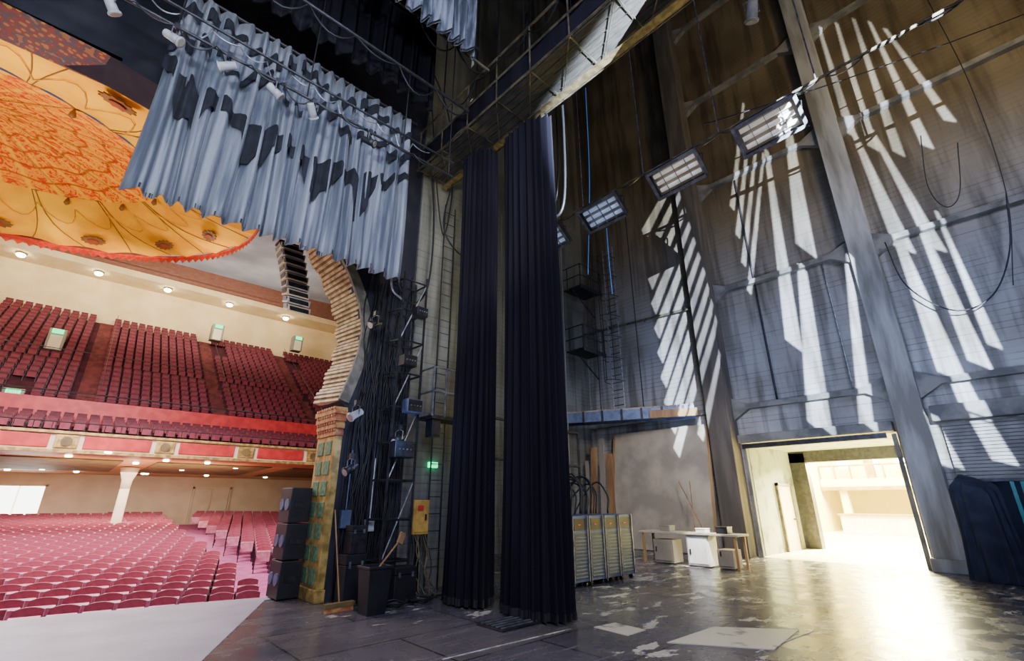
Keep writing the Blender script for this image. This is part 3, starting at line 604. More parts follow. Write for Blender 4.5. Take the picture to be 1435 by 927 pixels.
for k in range(4):
    x=7.78+k*.53; t=thing('touring_rack',rl[k],'rack',(x+.25,6.9,0),'touring racks beside the curtain')
    b=MB(); b.box(x,6.6,.1,x+.49,7.3,1.32); b.build('body','case',t,bevel=.012)
    b=MB(); b.box(x+.04,6.585,.15,x+.45,6.6,.98); b.build('mesh_door','mesh',t)
    boxes('louver','case',t,[(x+.06,6.575,.18+q*.065,x+.43,6.586,.20+q*.065) for q in range(12)])
    b=MB(); b.box(x+.06,6.585,1.04,x+.43,6.6,1.26); b.build('control_panel','black',t)
    b=MB(); b.box(x+.18,6.578,1.135,x+.26,6.586,1.155); b.build('display','redled',t)
    boxes('edge_trim','steel',t,[(xx-.012,6.57,.1,xx+.012,6.6,1.32) for xx in (x+.015,x+.475)])
    for (xx,yy) in ((x+.06,6.66),(x+.43,6.66),(x+.06,7.24),(x+.43,7.24)):
        b=MB(); b.tube([(xx-.02,yy,.05),(xx+.02,yy,.05)],.048,12); b.build('castor','rubber',t)
b=MB()
for k in range(14):
    x=7.8+random.random()*1.8; b.tube(smoothpts([(x,7.0,1.34),(x+.1,7.05,1.7+.3*random.random()),(x-.1+.2*random.random(),7.4,1.9+.4*random.random()),(x-.3,7.8,1.2),(x-.4,7.9,.05)],5),.02,5)
tag(b.build('cable_bundle','rubber',smooth=True),'tangle of black cables rising behind the touring racks','cables',None,'stuff')
t=thing('pin_rail','dark steel pin rail with ropes behind the touring racks','rail',(9,8.5,0))
tubes('rail','dsteel',t,[([(6.9,9.0,z),(11.8,9.6,z)],.04) for z in (2.6,3.6)],6)
tubes('post','dsteel',t,[([(6.9+k*.98,9.0+k*.12,0),(6.9+k*.98,9.0+k*.12,3.6)],.04) for k in range(6)],6)
tubes('rope','plywood',t,[([(7.0+k*.4,9.1+k*.05,1.0),(7.0+k*.4,9.1+k*.05,9+k*.3)],.015) for k in range(12)],4)

# ---------------------------------------------------------------- proscenium side clutter
t=thing('pipe_tower','black pipe scaffold tower against the black proscenium wall','scaffold',(4.7,8.35,0))
V=[(4.35,8.52),(4.98,8.52),(4.45,8.1),(5.0,8.1)]
tubes('upright','dsteel',t,[([(x,y,0),(x,y,6.2)],.028) for x,y in V],6)
tubes('rung','dsteel',t,[([(*V[p],.6+k*.68),(*V[q],.6+k*.68)],.022) for k in range(9) for (p,q) in ((0,1),(2,3),(0,2),(1,3))])
tubes('brace','steel',t,[([(*V[2],.6+k*1.36),(*V[3],1.96+k*1.36)],.014) for k in range(4)])
for (x,z,w,h,mm,l) in ((4.60,4.1,.30,.22,'black','black control box high on the pipe tower'),(4.78,3.2,.34,.26,'case','grey control box in the middle of the pipe tower'),(4.62,2.35,.40,.30,'black','large black control box low on the pipe tower'),(4.80,5.2,.26,.20,'dsteel','small dark box near the top of the pipe tower')):
    t=thing('control_box',l,'box',(x,7.95,z))
    b=MB(); b.box(x-w/2,7.86,z,x+w/2,8.07,z+h); b.build('body',mm,t,bevel=.008)
    b=MB(); b.box(x-w/2+.02,7.848,z+.02,x+w/2-.02,7.86,z+h-.02); b.build('front_plate','dsteel',t)
    tubes('socket','steel',t,[([(x-w*.3+q*w*.2,7.83,z+h*.5),(x-w*.3+q*w*.2,7.848,z+h*.5)],.015) for q in range(4)],8)
t=thing('steel_ladder','narrow dark steel ladder left of the far leg curtain','ladder',(5.7,8.45,0))
tubes('stile','dsteel',t,[([(x,8.45,0),(x,8.45,8.6)],.018) for x in (5.6,5.9)],6)
tubes('rung','dsteel',t,[([(5.6,8.45,.4+k*.32),(5.9,8.45,.4+k*.32)],.010) for k in range(26)])
for (u,v,l) in ((500,565,'pale spotlight clamped low on the pipe tower'),(527,440,'black spotlight clamped high on the pipe tower'),(560,600,'black spotlight on the right side of the pipe tower'),(493,640,'dark spotlight on the left side of pipe tower')):
    p=onY(u,v,8.0); spotcan(tuple(p),(-.8,-.2,-.5),l,None,.7,'pale' in l)
t=thing('small_gallery','small railed steel balcony left of the far leg curtain','gallery',(5.6,8.2,3.2))
b=MB(); b.box(5.2,7.9,3.15,6.4,8.40,3.22); b.build('deck','dsteel',t)
tubes('rail','steel',t,[([(5.2,8.4,z),(5.2,7.9,z),(6.4,7.9,z)],.022) for z in (3.7,4.2)],6)
tubes('post','steel',t,[([(x,y,3.2),(x,y,4.2)],.022) for (x,y) in ((5.2,8.4),(5.2,7.9),(5.5,7.9),(5.95,7.9),(6.4,7.9))],6)
b=MB(); b.box(5.25,7.95,2.8,5.45,8.2,3.14); b.box(5.27,7.93,2.83,5.43,7.95,3.1); tag(b.build('speaker_box','black',bevel=.01),'small black box hung under the little gallery','speaker')
for k,(x,y,w,d_,h,mm,l) in enumerate(((4.05,8.35,.36,.32,.75,'black','black equipment trunk on the floor beside the gilded pilaster'),(4.07,8.35,.28,.26,.45,'dsteel','small grey unit on top of the black trunk'),(4.72,7.85,.42,.35,.55,'black','black equipment trunk left of the ochre box'))):
    z0=.752 if k==1 else 0
    t=thing('equipment_trunk',l,'trunk',(x,y,z0))
    b=MB(); b.box(x-w/2,y-d_/2,z0,x+w/2,y+d_/2,z0+h*.78); b.build('body',mm,t,bevel=.01)
    b=MB(); b.box(x-w/2,y-d_/2,z0+h*.79,x+w/2,y+d_/2,z0+h); b.build('lid',mm,t,bevel=.01)
    boxes('latch','steel',t,[(x+s-.02,y-d_/2-.012,z0+h*.72,x+s+.02,y-d_/2,z0+h*.86) for s in (-w*.3,w*.3)])
p=onY(590,735,8.3)
x=p.x; t=thing('electrical_box','ochre electrical switch box on the wall left of leg curtains','electrical box',(x,8.4,0))
b=MB(); b.box(x-.17,8.3,1.0,x+.17,8.42,1.62); b.build('body','yelbox',t,bevel=.01)
b=MB(); b.box(x-.14,8.285,1.04,x+.14,8.3,1.58); b.build('door','yelbox',t,bevel=.005)
b=MB(); b.box(x+.07,8.27,1.25,x+.10,8.286,1.36); b.build('handle','dsteel',t)
b=MB(); b.box(x-.1,8.28,1.42,x+.03,8.286,1.52); b.build('warning_plate','red',t)
b=MB(); b.box(x-.04,8.34,0,x+.04,8.4,1.0); b.build('post','dsteel',t)
for k in range(10):
    a=x-.15+.03*k; b=MB(); b.tube(smoothpts([(a,8.33,1.0),(a+.1*math.sin(k),8.25,.7),(a-.1*math.cos(k*2),8.15,.35),(a+.15*math.sin(k*3),8.05,.03),(a+.4*math.sin(k*2),7.85-.03*k,.03)],5),.012,5); b.build('cable','brass' if k%2 else 'rubber',t)
for (u,v,w,h,mm,l) in ((519,737,.16,.2,'skin_white','small white notice box beside the pipe tower'),(485,728,.18,.3,'case','grey junction box beside the gilded pilaster'),(610,590,.3,.3,'case','grey junction box under the little gallery')):
    p=onY(u,v,8.6); b=MB(); b.box(p.x-w/2,8.60,p.z-h/2,p.x+w/2,8.72,p.z+h/2) if u<540 else b.box(p.x-w/2,8.55,p.z-h/2,p.x+w/2,8.675,p.z+h/2); yy=8.60 if u<540 else 8.55
    b.box(p.x-w/2+.02,yy-.01,p.z-h/2+.02,p.x+w/2-.02,yy,p.z+h/2-.02); b.tube([(p.x,8.65,p.z+h/2),(p.x,8.65,p.z+1.2)],.015,5)
    tag(b.build('junction_box',mm,bevel=.006),l,'box')
def text(s,size,m,parent,loc,rot):
    c=bpy.data.curves.new('lettering','FONT'); c.body=s; c.size=size; c.extrude=.003; c.align_x='CENTER'; c.align_y='CENTER'
    tmp=bpy.data.objects.new('tmp',c); COL.objects.link(tmp); dg=bpy.context.evaluated_depsgraph_get(); me=bpy.data.meshes.new_from_object(tmp.evaluated_get(dg))
    bpy.data.objects.remove(tmp); me.materials.clear(); me.materials.append(M[m]); o=bpy.data.objects.new('lettering',me); COL.objects.link(o); o.parent=parent; o.location=Vector(loc)-parent.location; o.rotation_euler=rot; return o
def exitsign(p,label,w=.34):
    t=thing('exit_sign',label,'exit sign',p); x,y,z=p
    b=MB(); b.box(x-w/2,y,z,x+w/2,y+.06,z+w*.5); b.build('housing','exitgreen',t,bevel=.006)
    text('EXIT',w*.36,'white',t,(x,y-.01,z+w*.25),(R(90),0,0)); return t
p=onY(617,655,8.35); exitsign((p.x,8.6,p.z),'green exit sign left of the far leg curtain',.22)
def onfloor(u,v): p=onZ(u,v,0); return Vector((p.x,p.y,0))
p=onfloor(517,864)+Vector((.1,.12,0))
t=thing('waste_bin','black square waste bin standing on the stage floor','bin',tuple(p))
b=MB(); r0,r1=.15,.19
prof=[(r0,.0),(r1,.62),(r1+.015,.62),(r1+.015,.66),(r1-.02,.66),(r0-.02,.03)]
vs=[];fs=[]
for (r,z) in prof:
    for sx,sy in ((-1,-1),(1,-1),(1,1),(-1,1)): vs.append(p+Vector((sx*r,sy*r,z)))
for i in range(5):
    for k in range(4): fs.append((i*4+k,i*4+(k+1)%4,(i+1)*4+(k+1)%4,(i+1)*4+k))
fs+= [(0,1,2,3),(20,21,22,23)]
b.add(vs,fs); b.build('body','black',t,bevel=.012)
b=MB(); b.box(p.x-.165,p.y-.165,.50,p.x+.165,p.y+.165,.55); b.build('liner','black',t)
q=p+Vector((.16,.12,0)); t=thing('broom','wooden-handled broom standing in the black bin','broom',tuple(q))
b=MB(); b.tube([q+Vector((.30,.0,.98)),q+Vector((-.14,-.10,.56))],.014,8); b.build('handle','wood',t)
b=MB(); b.obox(q+Vector((.33,.0,1.02)),(.04,0,-.02),(0,.03,0),(.03,0,.08)); b.build('head','wood',t)
t=thing('push_broom','wide push broom leaning by the gilded pilaster','broom',(3.8,8.2,0))
b=MB(); b.tube([(3.70,7.9,.08),(3.79,8.68,1.45)],.012,8); b.build('handle','wood',t)
b=MB(); b.box(3.45,7.83,.06,3.93,7.93,.12); b.build('head','halldark',t)
b=MB(); b.box(3.47,7.84,0.0,3.91,7.92,.06); b.build('bristles','rust',t)
for (x,y,z,l) in ((4.40,7.48,0,'coil of black cable on the floor by the pipe tower'),(4.92,7.50,0,'coil of black cable on the floor near the ochre box')):
    b=MB(); b.tube([(x+(.11+.003*a/2)*math.cos(a*PI/12),y+(.11+.003*a/2)*math.sin(a*PI/12),.02+.028*a/24+.012*math.sin(a)) for a in range(73)],.014,5)
    tag(b.build('cable_coil','rubber',smooth=True),l,'cable coil')
b=MB()
for k in range(40):
    x=3.95+.025*k; pts=[(x,8.62,3+random.random()*4)]
    z=pts[0][2]
    while z>.3: z-=.7; pts.append((min(4.98,x+random.uniform(-.09,.09)),8.67+random.uniform(-.03,.04),max(z,.05)))
    b.tube(smoothpts(pts,4),.016,5)
tag(b.build('cable_bundle','rubber',smooth=True),'dense black cables running down the black proscenium wall','cables',None,'stuff')
p=onfloor(725,872)
t=thing('floor_plate','dark metal floor trap plate at the foot of nearer curtain','floor plate',(p.x,p.y,0))
b=MB(); b.box(p.x-.55,p.y-.30,.0,p.x+.2,p.y+.25,.025); b.build('plate','dsteel',t,bevel=.005)
boxes('grip_bar','steel',t,[(p.x-.5,p.y-.24+k*.1,.025,p.x+.15,p.y-.21+k*.1,.035) for k in range(5)])
b=MB(); P=[onfloor(*q) for q in ((935,902),(1085,912),(1120,884),(1000,880))]
b.prism(P,(0,0,.01)); tag(b.build('floor_panel','boardpale'),'pale rectangular board lying flat on the stage floor','panel')  # pale colour stands for light reflecting off this floor panel
b=MB(); P=[onfloor(*q) for q in ((832,880),(880,892),(905,884),(862,874))]
b.prism(P,(0,0,.008)); tag(b.build('floor_panel','boardpale'),'small pale board piece on the floor right of the curtains','panel')  # thin slab modelling a patch of peeling paint
for (a_,c_,l) in (((620,925),(800,882),'long faded white tape line at the bottom centre of the floor'),((1060,915),(1140,885),'short faded tape line right of the pale floor board')):
    p0,p1=onfloor(*a_),onfloor(*c_); dd=(p1-p0); n_=Vector((-dd.y,dd.x,0)).normalized()
    b=MB(); b.obox((p0+p1)/2+Vector((0,0,.002)),dd/2,n_*.012,(0,0,.002)); tag(b.build('floor_tape','tape'),l,'tape')
t=thing('speaker_stack','black loudspeaker stack beside the gilded pilaster','loudspeaker',(3.4,9.62,0))
for k in range(3):
    z=.02+k*.61
    b=MB(); b.box(3.22,9.3,z,3.59,9.85,z+.59); c=b.build('cabinet','black',t,bevel=.015)
    for q in range(2):
        b2=MB(); b2.tube([(3.20,9.44+q*.27,z+.3),(3.222,9.44+q*.27,z+.3)],.1,14); b2.build('driver','case',c)
    b2=MB(); b2.box(3.30,9.285,z+.25,3.50,9.3,z+.36); b2.build('handle','dsteel',c)
c0=onY(405,348,11)
t=thing('line_array','curved line array of loudspeakers hanging beside the arch','loudspeaker',(c0.x,11.0,6.0))
pz=Vector((c0.x,11.0,c0.z)); 
for k in range(9):
    a=R(-6+k*3.5); dz=Vector((.055,math.sin(a)*.17,-math.cos(a)*.17)); n_=Vector((0,math.cos(a),math.sin(a)))
    ctr=pz+dz*.5; b=MB(); b.obox(ctr,(.26,0,0),n_*.20,Vector((0,dz.y,dz.z))*.46); c=b.build('cabinet','skin_white' if k%2 else 'creamw',t,bevel=.008)
    b=MB(); b.obox(ctr-n_*.205,(.22,0,0),n_*.008,dz*.28); b.build('rear_grille','dsteel',c)
    b=MB(); b.obox(ctr+Vector((-.265,0,0)),(.008,0,0),n_*.16,dz*.36); b.build('side_plate','black',c)
    pz=pz+dz
b=MB(); b.box(c0.x-.28,10.85,c0.z+.02,c0.x+.28,11.15,c0.z+.08); b.build('flying_frame','dsteel',t)
b=MB(); b.tube([(c0.x,11,c0.z+.05),(c0.x,11,14)],.015); b.build('chain','dsteel',t)

# ---------------------------------------------------------------- auditorium shell
HF0=-1.1
def hfl(y): return HF0+max(0,(y-13))*.058
b=MB(); b.prism([(-14,9.6,-1.12),(-14,13,HF0),(-14,36.3,hfl(36.3)),(-14,36.3,-2),(-14,9.6,-2)],(29.5,0,0)); struct(b.build('floor','carpet'),'raked magenta carpeted auditorium floor','floor')
b=MB(); b.box(15.5,12.95,-2,15.8,40,19); struct(b.build('wall_house_side','creamw'),'cream side wall of the auditorium','wall')
b=MB(); b.box(-14,36.3,-2,15.5,36.6,3.0); struct(b.build('wall_house_rear','creamw'),'cream rear wall below the balcony','wall')
b=MB(); b.box(-14,39,2,15.5,39.4,20); struct(b.build('wall_balcony_rear','cream'),'golden cream rear wall above the balcony','wall')
b=MB(); b.box(-14,36.8,15.9,15.5,37.1,17.3); b.box(-14,36.6,15.75,15.5,36.85,15.95)
struct(b.build('trim_40','maroon'),'maroon painted frieze and soffit over the balcony','frieze')
b=MB(); b.box(-14,36.95,15.38,15.5,39,15.9); struct(b.build('trim_41','cream'),'cream soffit band holding the downlights','soffit')
t=thing('balcony','balcony with red and cream parapet and stepped seating tiers','balcony',(0,24,3.3)); BAL=t
b=MB(); b.box(-14,24,3.3,15.5,24.3,4.0); b.build('parapet','creamw',t)
b=MB(); b.box(-14,23.9,3.93,15.5,24.35,4.02); b.build('moulding','gold',t)
b=MB(); b.box(-14,23.9,3.25,15.5,24.1,3.36); b.build('moulding','gold',t)
for k in range(9):
    x=-11.5+k*3.0
    b=MB(); b.box(x,23.95,3.42,x+2.05,24.0,3.88); b.build('red_panel','red',t,bevel=.02)
    b=MB(); b.box(x+2.2,23.93,3.42,x+2.85,24.0,3.88); md=b.build('medallion','gold',t,bevel=.02)
    b=MB(); b.tube([(x+2.525,23.90,3.65),(x+2.525,23.94,3.65)],.17,12); b.build('rosette','halldark',md)
tubes('handrail','dsteel',t,[([(-14,24.1,4.35),(15.5,24.1,4.35)],.02)])
tubes('baluster','dsteel',t,[([(-6+k*.5,24.1,4.0),(-6+k*.5,24.1,4.35)],.012) for k in range(40)],4)
b=MB(); b.prism([(-14,24.05,3.3),(-14,36.3,3.0),(-14,36.3,3.25),(-14,24.05,3.9)],(29.5,0,0)); b.build('soffit','soffit',t)
for (x0,x1) in ((-11,-5),(-3.5,2.0),(3.2,8.0),(9,13.5)):
    b=MB(); b.prism([(x0,26.5,3.19),(x0,33,3.03),(x0,33,3.07),(x0,26.5,3.23)],(x1-x0,0,0)); b.build('coffer','halldark',t)
NB=24
def brow(k):
    if k<4: return 24.7+k*.78, 3.9+k*.2
    g=1 if k>=11 else 0
    return 28.4+(k-4)*.49+g*.7, 5.6+(k-4)*.335+g*.25
b=MB()
for k in range(4):
    y,z=brow(k); b.box(-14,y-.35,3.85 if k==0 else z-.3,15.5,28.3,z)
for k in range(4,NB):
    y,z=brow(k); b.box(-14,y-.28,z-.6,15.5,39,z)
b.build('seating_steps','balc',t)
b=MB(); b.box(-14,27.75,4.3,15.5,27.9,5.75); b.build('cross_aisle_wall','red',t)
y_,z_=brow(11); b=MB(); b.tube([(-14,y_-.45,z_+.65),(15.5,y_-.45,z_+.65)],.018); b.build('mid_rail','dsteel',t)
tubes('cross_aisle_rail','dsteel',t,[([(-14,27.7,6.05),(15.5,27.7,6.05)],.025),([(-14,27.7,5.9),(15.5,27.7,5.9)],.015)])
AB=[-5.2,.2,5.6,10.6]
for xa in AB:
    for ks in (range(4,11),range(11,NB)):
        b=MB()
        for k in ks:
            y,z=brow(k); b.box(xa-.33,y-.29,z-.06,xa+.33,y+.21,z+.02); b.box(xa-.33,y-.30,z-.34,xa+.33,y-.27,z+.01)
        b.build('aisle_stair','stair',t)
    b=MB(); b.tube([(xa+.40,brow(4)[0]-.3,brow(4)[1]+.8),(xa+.40,brow(NB-1)[0],brow(NB-1)[1]+.8)],.015,5); b.build('aisle_rail','dsteel',t)
PO=((80,470,33.6,.35),(16,556,28.6,.35),(306,462,36.8,.36),(418,478,36.5,.36))
for (u,v,Y,sc),l2 in zip(PO,('green exit sign on the upper left balcony portal','green exit sign at the left edge of the balcony','tiny green exit sign at the top centre of balcony','tiny green exit sign at the top right of balcony')):
    p=onY(u,v,Y)
    b=MB(); b.box(p.x-sc,Y,p.z-.8,p.x+sc,Y+.6,p.z+.36); pw=b.build('stair_portal','plywood',BAL,bevel=.03)
    b=MB(); b.box(p.x-sc*.7,Y-.02,p.z-.75,p.x+sc*.7,Y,p.z+.0); b.build('opening','creamw',pw)
    exitsign((p.x,Y-.12,p.z+.08),l2,.46)
t=thing('support_column','round cream column holding up the balcony','column',(2.6,30,hfl(30)))
z0=hfl(30); b=MB(); b.lathe((2.6,30,z0),[(.28,0),(.28,.15),(.21,.25),(.19,2.3)],20); b.build('shaft','creamw',t,True)
b=MB(); b.lathe((2.6,30,z0+2.25),[(.19,0),(.21,.4),(.30,.65),(.40,3.12-z0-2.25)],20); b.build('capital','creamw',t,True)
for k,(x,l,w_) in enumerate(((-1.2,'brightly lit rear doors below the balcony at left',1),(7.6,'rear doors below the balcony right of the column',0))):
    z0=hfl(36); d=thing('door_%d'%(3+k),l,'door',(x,36.2,z0)); d['kind']='structure'
    for s in (-1,1):
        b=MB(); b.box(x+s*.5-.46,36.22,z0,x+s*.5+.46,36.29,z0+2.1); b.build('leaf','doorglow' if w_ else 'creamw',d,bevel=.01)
    b=MB(); b.box(x-1.08,36.18,z0,x-.98,36.29,z0+2.2); b.box(x+.98,36.18,z0,x+1.08,36.29,z0+2.2); b.box(x-1.08,36.18,z0+2.1,x+1.08,36.29,z0+2.2); b.build('frame','creamw',d)
for x,l in ((-4.5,'first'),(-.96,'second'),(2.7,'third'),(6.5,'fourth'),(10.5,'fifth')):
    t=thing('downlight','glowing downlight under the maroon frieze, %s from the left'%l,'lamp',(x,37.6,15.1),'downlights under the frieze')
    b=MB(); b.lathe((x,37.6,15.1),[(.08,0),(.19,.06),(.22,.15),(.14,.22)],12); b.build('bulb','lamp',t,True)
    b=MB(); b.lathe((x,37.6,15.3),[(.22,0),(.26,.03),(.2,.08)],12); b.build('trim_ring','brass',t)
for i,(u,v) in enumerate(((95,643),(190,651),(232,649),(290,664),(8,665),(105,668),(205,664),(330,657),(372,668),(200,668),(290,652),(150,640),(255,658),(60,655))):
    p=onZ(u,v,3.15); 
    if p.y>35: p=onY(u,v,34)
    p.z=3.3-.0245*(p.y-24.05)-.07
    b=MB(); b.lathe(tuple(p),[(.03,0),(.10,.01),(.12,.05),(.1,.07)],12); tag(b.build('soffit_lamp','lamp'),'small round glowing lamp in the orange balcony underside','lamp','lamps in the balcony underside')

# ceiling and canopy
CX,CY,RX,RY=-6.5,26.5,11.5,9.5
b=MB(); n=96
inn=[(CX+RX*.96*math.cos(2*PI*i/n),CY+RY*.96*math.sin(2*PI*i/n),16.7) for i in range(n)]
out=[]
for i in range(n):
    a=2*PI*i/n; dx,dy=math.cos(a),math.sin(a); ly=13.4
    s=min((22.3/abs(dx)) if abs(dx)>1e-6 else 99,(ly/abs(dy)) if abs(dy)>1e-6 else 99)
    out.append((CX+dx*s,CY+dy*s,17.2))
b.add(inn+out,[(i,(i+1)%n,n+(i+1)%n,n+i) for i in range(n)])
struct(b.build('ceiling','sky'),'pale blue auditorium ceiling around the orange canopy','ceiling')
t=thing('ceiling_canopy','huge orange and yellow tent-like ceiling canopy with red scalloped fringe','canopy',(CX,CY,15.6))
def EL(a,r,z):
    if r>=.62: w=(1-r)/.38; ry=RY*(r-.12*w); cy=CY+1.0*w
    else: ry=RY*.5*r/.62; cy=CY+1.0
    return (CX+RX*r*math.cos(a),cy+ry*math.sin(a),z)
def ringfn(r0,r1,z0,z1,bulge=0):
    def fn(u,v):
        a=2*PI*u; r=r0+(r1-r0)*v; z=z0+(z1-z0)*v+bulge*math.sin(PI*v)+.20*abs(math.sin(15*a))*(1-.5*v)
        return EL(a,max(.62,r) if r1>=.62 else r,z)
    return fn
b=MB(); b.grid(ringfn(1,.62,15.6,16.9,-.25),240,8); b.build('yellow_ring','yellow',t,True)
b=MB(); b.grid(lambda u,v:EL(2*PI*u,.6199*(1-v),16.9+1.2*math.sin(v*PI/2)),144,16)
b.build('orange_dome','canopy',t,True)
for k in range(30):
    fn=ringfn(1,.62,15.57,16.87,-.27)
    b=MB(); b.tube([Vector(fn((k+.5+.45*math.sin(j/6*PI/2)*(1 if k%2 else -1))/30,j/6)) for j in range(7)],.022,5)
    b.build('rib','rib',t)
for k in range(30):
    fn=ringfn(1,.62,15.56,16.86,-.27)
    b=MB(); b.tube([Vector(fn((k+j/6)/30,.84-.30*math.sin(PI*j/6))) for j in range(7)],.02,5); b.build('swag_line','goldrope',t)
for k in range(12):
    b=MB(); b.tube([EL(2*PI*(k+.4*j/6)/12,.6199*(1-j/6),16.86+1.2*math.sin(j/6*PI/2)) for j in range(7)],.025,5); b.build('dome_line','goldrope',t)
b=MB(); b.tube([ringfn(.62,.62,16.86,16.86)(i/96,0) for i in range(97)],.04,5); b.build('inner_rope','rib',t)
for k in range(15):
    p=Vector(ringfn(.62,.62,16.8,16.8)((k+.5)/15,0)); b=MB(); b.lathe(p-Vector((0,0,.4)),[(.03,0),(.13,.1),(.10,.25),(.05,.4)],8); b.build('tassel','rib',t,True)
b=MB()
for i in range(150):
    a0=2*PI*i/150; a1=2*PI*(i+1)/150; am=(a0+a1)/2
    P=lambda a,z,s=1:(CX+RX*s*math.cos(a),CY+RY*s*math.sin(a),z)
    b.add([P(a0,15.70),P(a1,15.70),P(a1,15.42),P(am,15.20),P(a0,15.42)],[(0,1,2,3,4)])
b.build('fringe','fringe',t)
b=MB(); b.tube([(CX+RX*1.003*math.cos(2*PI*j/110),CY+RY*1.003*math.sin(2*PI*j/110),15.62) for j in range(111)],.07,4)
b.build('fringe_rope','fringe',t)
for k in range(0,30,2):
    fn=ringfn(1,.62,15.52,16.82,-.32); p=Vector(fn((k+1)/30,.36)); q=Vector(fn((k+1)/30,.44)); r=(q-p).normalized(); s=Vector((-r.y,r.x,0)).normalized()
    b=MB(); vs=[]
    for j in range(24):
        a=j*PI/12; w=.38 if j%2==0 else .30; vs.append(p+(r*math.cos(a)*1.0+s*math.sin(a)*1.7)*w)
    b.prism(vs,(0,0,-.06)); md=b.build('medallion','rib',t)
    b=MB(); vs=[p-Vector((0,0,.07))+(r*math.cos(j*PI/6)*.17+s*math.sin(j*PI/6)*.28) for j in range(12)]; b.prism(vs,(0,0,-.06)); b.build('medallion_centre','darkred',md)

# ---------------------------------------------------------------- seats
def seat_parts():
    back=MB()
    def bk(u,v): 
        x=-.25+.5*u; z=.42+.52*v; h=.03*math.cos((u-.5)*PI)
        return (x,.16+.10*v-.02+h*.6,z-(.05*(2*u-1)**2 if v>.9 else 0))
    back.grid(bk,6,5)
    back.grid(lambda u,v:(lambda p:(p[0],p[1]+.07,p[2]))(bk(u,v)),6,5)
    n=42
    per=[0,1,2,3,4,5,6,13,20,27,34,41,40,39,38,37,36,35,28,21,14,7]
    for i in range(len(per)): back.f.append([per[i],per[(i+1)%len(per)],per[(i+1)%len(per)]+n,per[i]+n]); back.m.append(0)
    seat=MB(); seat.prism([(-.24,-.02,.42),(-.24,.10,.38),(-.24,.17,.74),(-.24,.08,.80),(-.24,.0,.76)],(.48,0,0))
    arm=MB(); arm.prism([(-.015,-.18,.60),(-.015,-.18,.64),(-.015,.2,.64),(-.015,.2,.60),(-.015,.12,.60),(-.015,.12,0),(-.015,0,0),(-.015,0,.60)],(.03,0,0))
    return back,seat,arm
bk_,st_,ar_=seat_parts()
SS=.90
def asmesh(b,name,mt,smooth=False):
    me=bpy.data.meshes.new(name); me.from_pydata([tuple(SS*c for c in v) for v in b.v],[],b.f); me.materials.append(M[mt])
    for p in me.polygons: p.use_smooth=smooth
    bm=bmesh.new(); bm.from_mesh(me); bmesh.ops.recalc_face_normals(bm,faces=bm.faces); bm.to_mesh(me); bm.free(); return me
mb_,ms_,ma_=asmesh(bk_,'backrest','seat_red'),asmesh(st_,'seat','seat_pink'),asmesh(ar_,'armrest','seat_iron')
spots=[]
ACX,ACY=-5.5,-18.0
for k in range(30):
    rr=31.6+k*.80
    da=.51/rr; n_=int(R(70)/da)
    for i in range(n_):
        a=R(-22)+i*da
        x=ACX+rr*math.sin(a); y=ACY+rr*math.cos(a)
        if x>14.8 or x<-9 or y>35.4 or y<12.0: continue
        if abs(x-(5.0+(y-16)*.03))<.75: continue
        if abs(x-2.6)<.6 and abs(y-30)<.6: continue
        spots.append((x,y,hfl(y),-a))
vis=[]; rest=[]
for s in spots:
    u,v,dp=proj((s[0],s[1],s[2]+.8))
    (vis if (-15<u<395 and v<865) else rest).append((dp,s))
vis.sort(); near=[s for d,s in vis[:300]]; far=[s for d,s in vis[300:]]+[s for d,s in rest]
for (x,y,z,a) in near:
    o=bpy.data.objects.new('theatre_seat',None); COL.objects.link(o); o.location=(x,y,z); o.rotation_euler=(0,0,a); o.empty_display_size=.1
    tag(o,'burgundy velvet tip-up theatre seat in the stalls','seat','stalls theatre seats')
    for nme,me,dx in (('backrest',mb_,0),('seat',ms_,0),('armrest',ma_,-.262*SS),('armrest',ma_,.262*SS)):
        c=bpy.data.objects.new(nme,me); COL.objects.link(c); c.parent=o; c.location=(dx,0,0)
def bulk(spots,label,name,mts,S=.90):
    b=MB()
    for (x,y,z,a) in spots:
        ca,sa=math.cos(a),math.sin(a)
        def bx_(x0,y0,z0,x1,y1,z1,lean=0):
            vs=[]
            for zz in (z0,z1):
                for (xx,yy) in ((x0,y0),(x1,y0),(x1,y1),(x0,y1)):
                    yy=yy+(lean if zz==z1 else 0); vs.append((x+S*(xx*ca-yy*sa),y+S*(xx*sa+yy*ca),z+S*zz))
            b.add(vs,[(0,3,2,1),(4,5,6,7),(0,1,5,4),(1,2,6,5),(2,3,7,6),(3,0,4,7)])
        b.mi=0; bx_(-.24,.14,.42,.24,.22,.93,.08)
        b.mi=1; bx_(-.23,.0,.40,.23,.12,.76,.04)
        b.mi=2; bx_(.25,-.15,.58,.28,.2,.63); bx_(.25,.02,0,.28,.12,.58)
    o=b.build(name,mts); tag(o,label,'seats',None,'stuff')
bulk(far,'remaining rows of burgundy seats in the stalls below the balcony','theatre_seats',['seat_red','seat_pink','seat_iron'])
bs=[]
for k in range(NB):
    y,z=brow(k)
    for i in range(int(27/.42)):
        x=-11.5+i*.42
        if k>=4 and min(abs(x-a) for a in AB)<.45: continue
        if any(abs(x-onY(u,v,Y).x)<sc+.2 and -.3<y-Y+.6<1.4 for (u,v,Y,sc) in PO): continue
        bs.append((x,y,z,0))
bulk(bs,'rows of dark maroon seats rising on the balcony','balcony_seats',['seat_dark','seat_dark2','seat_iron'],.66)

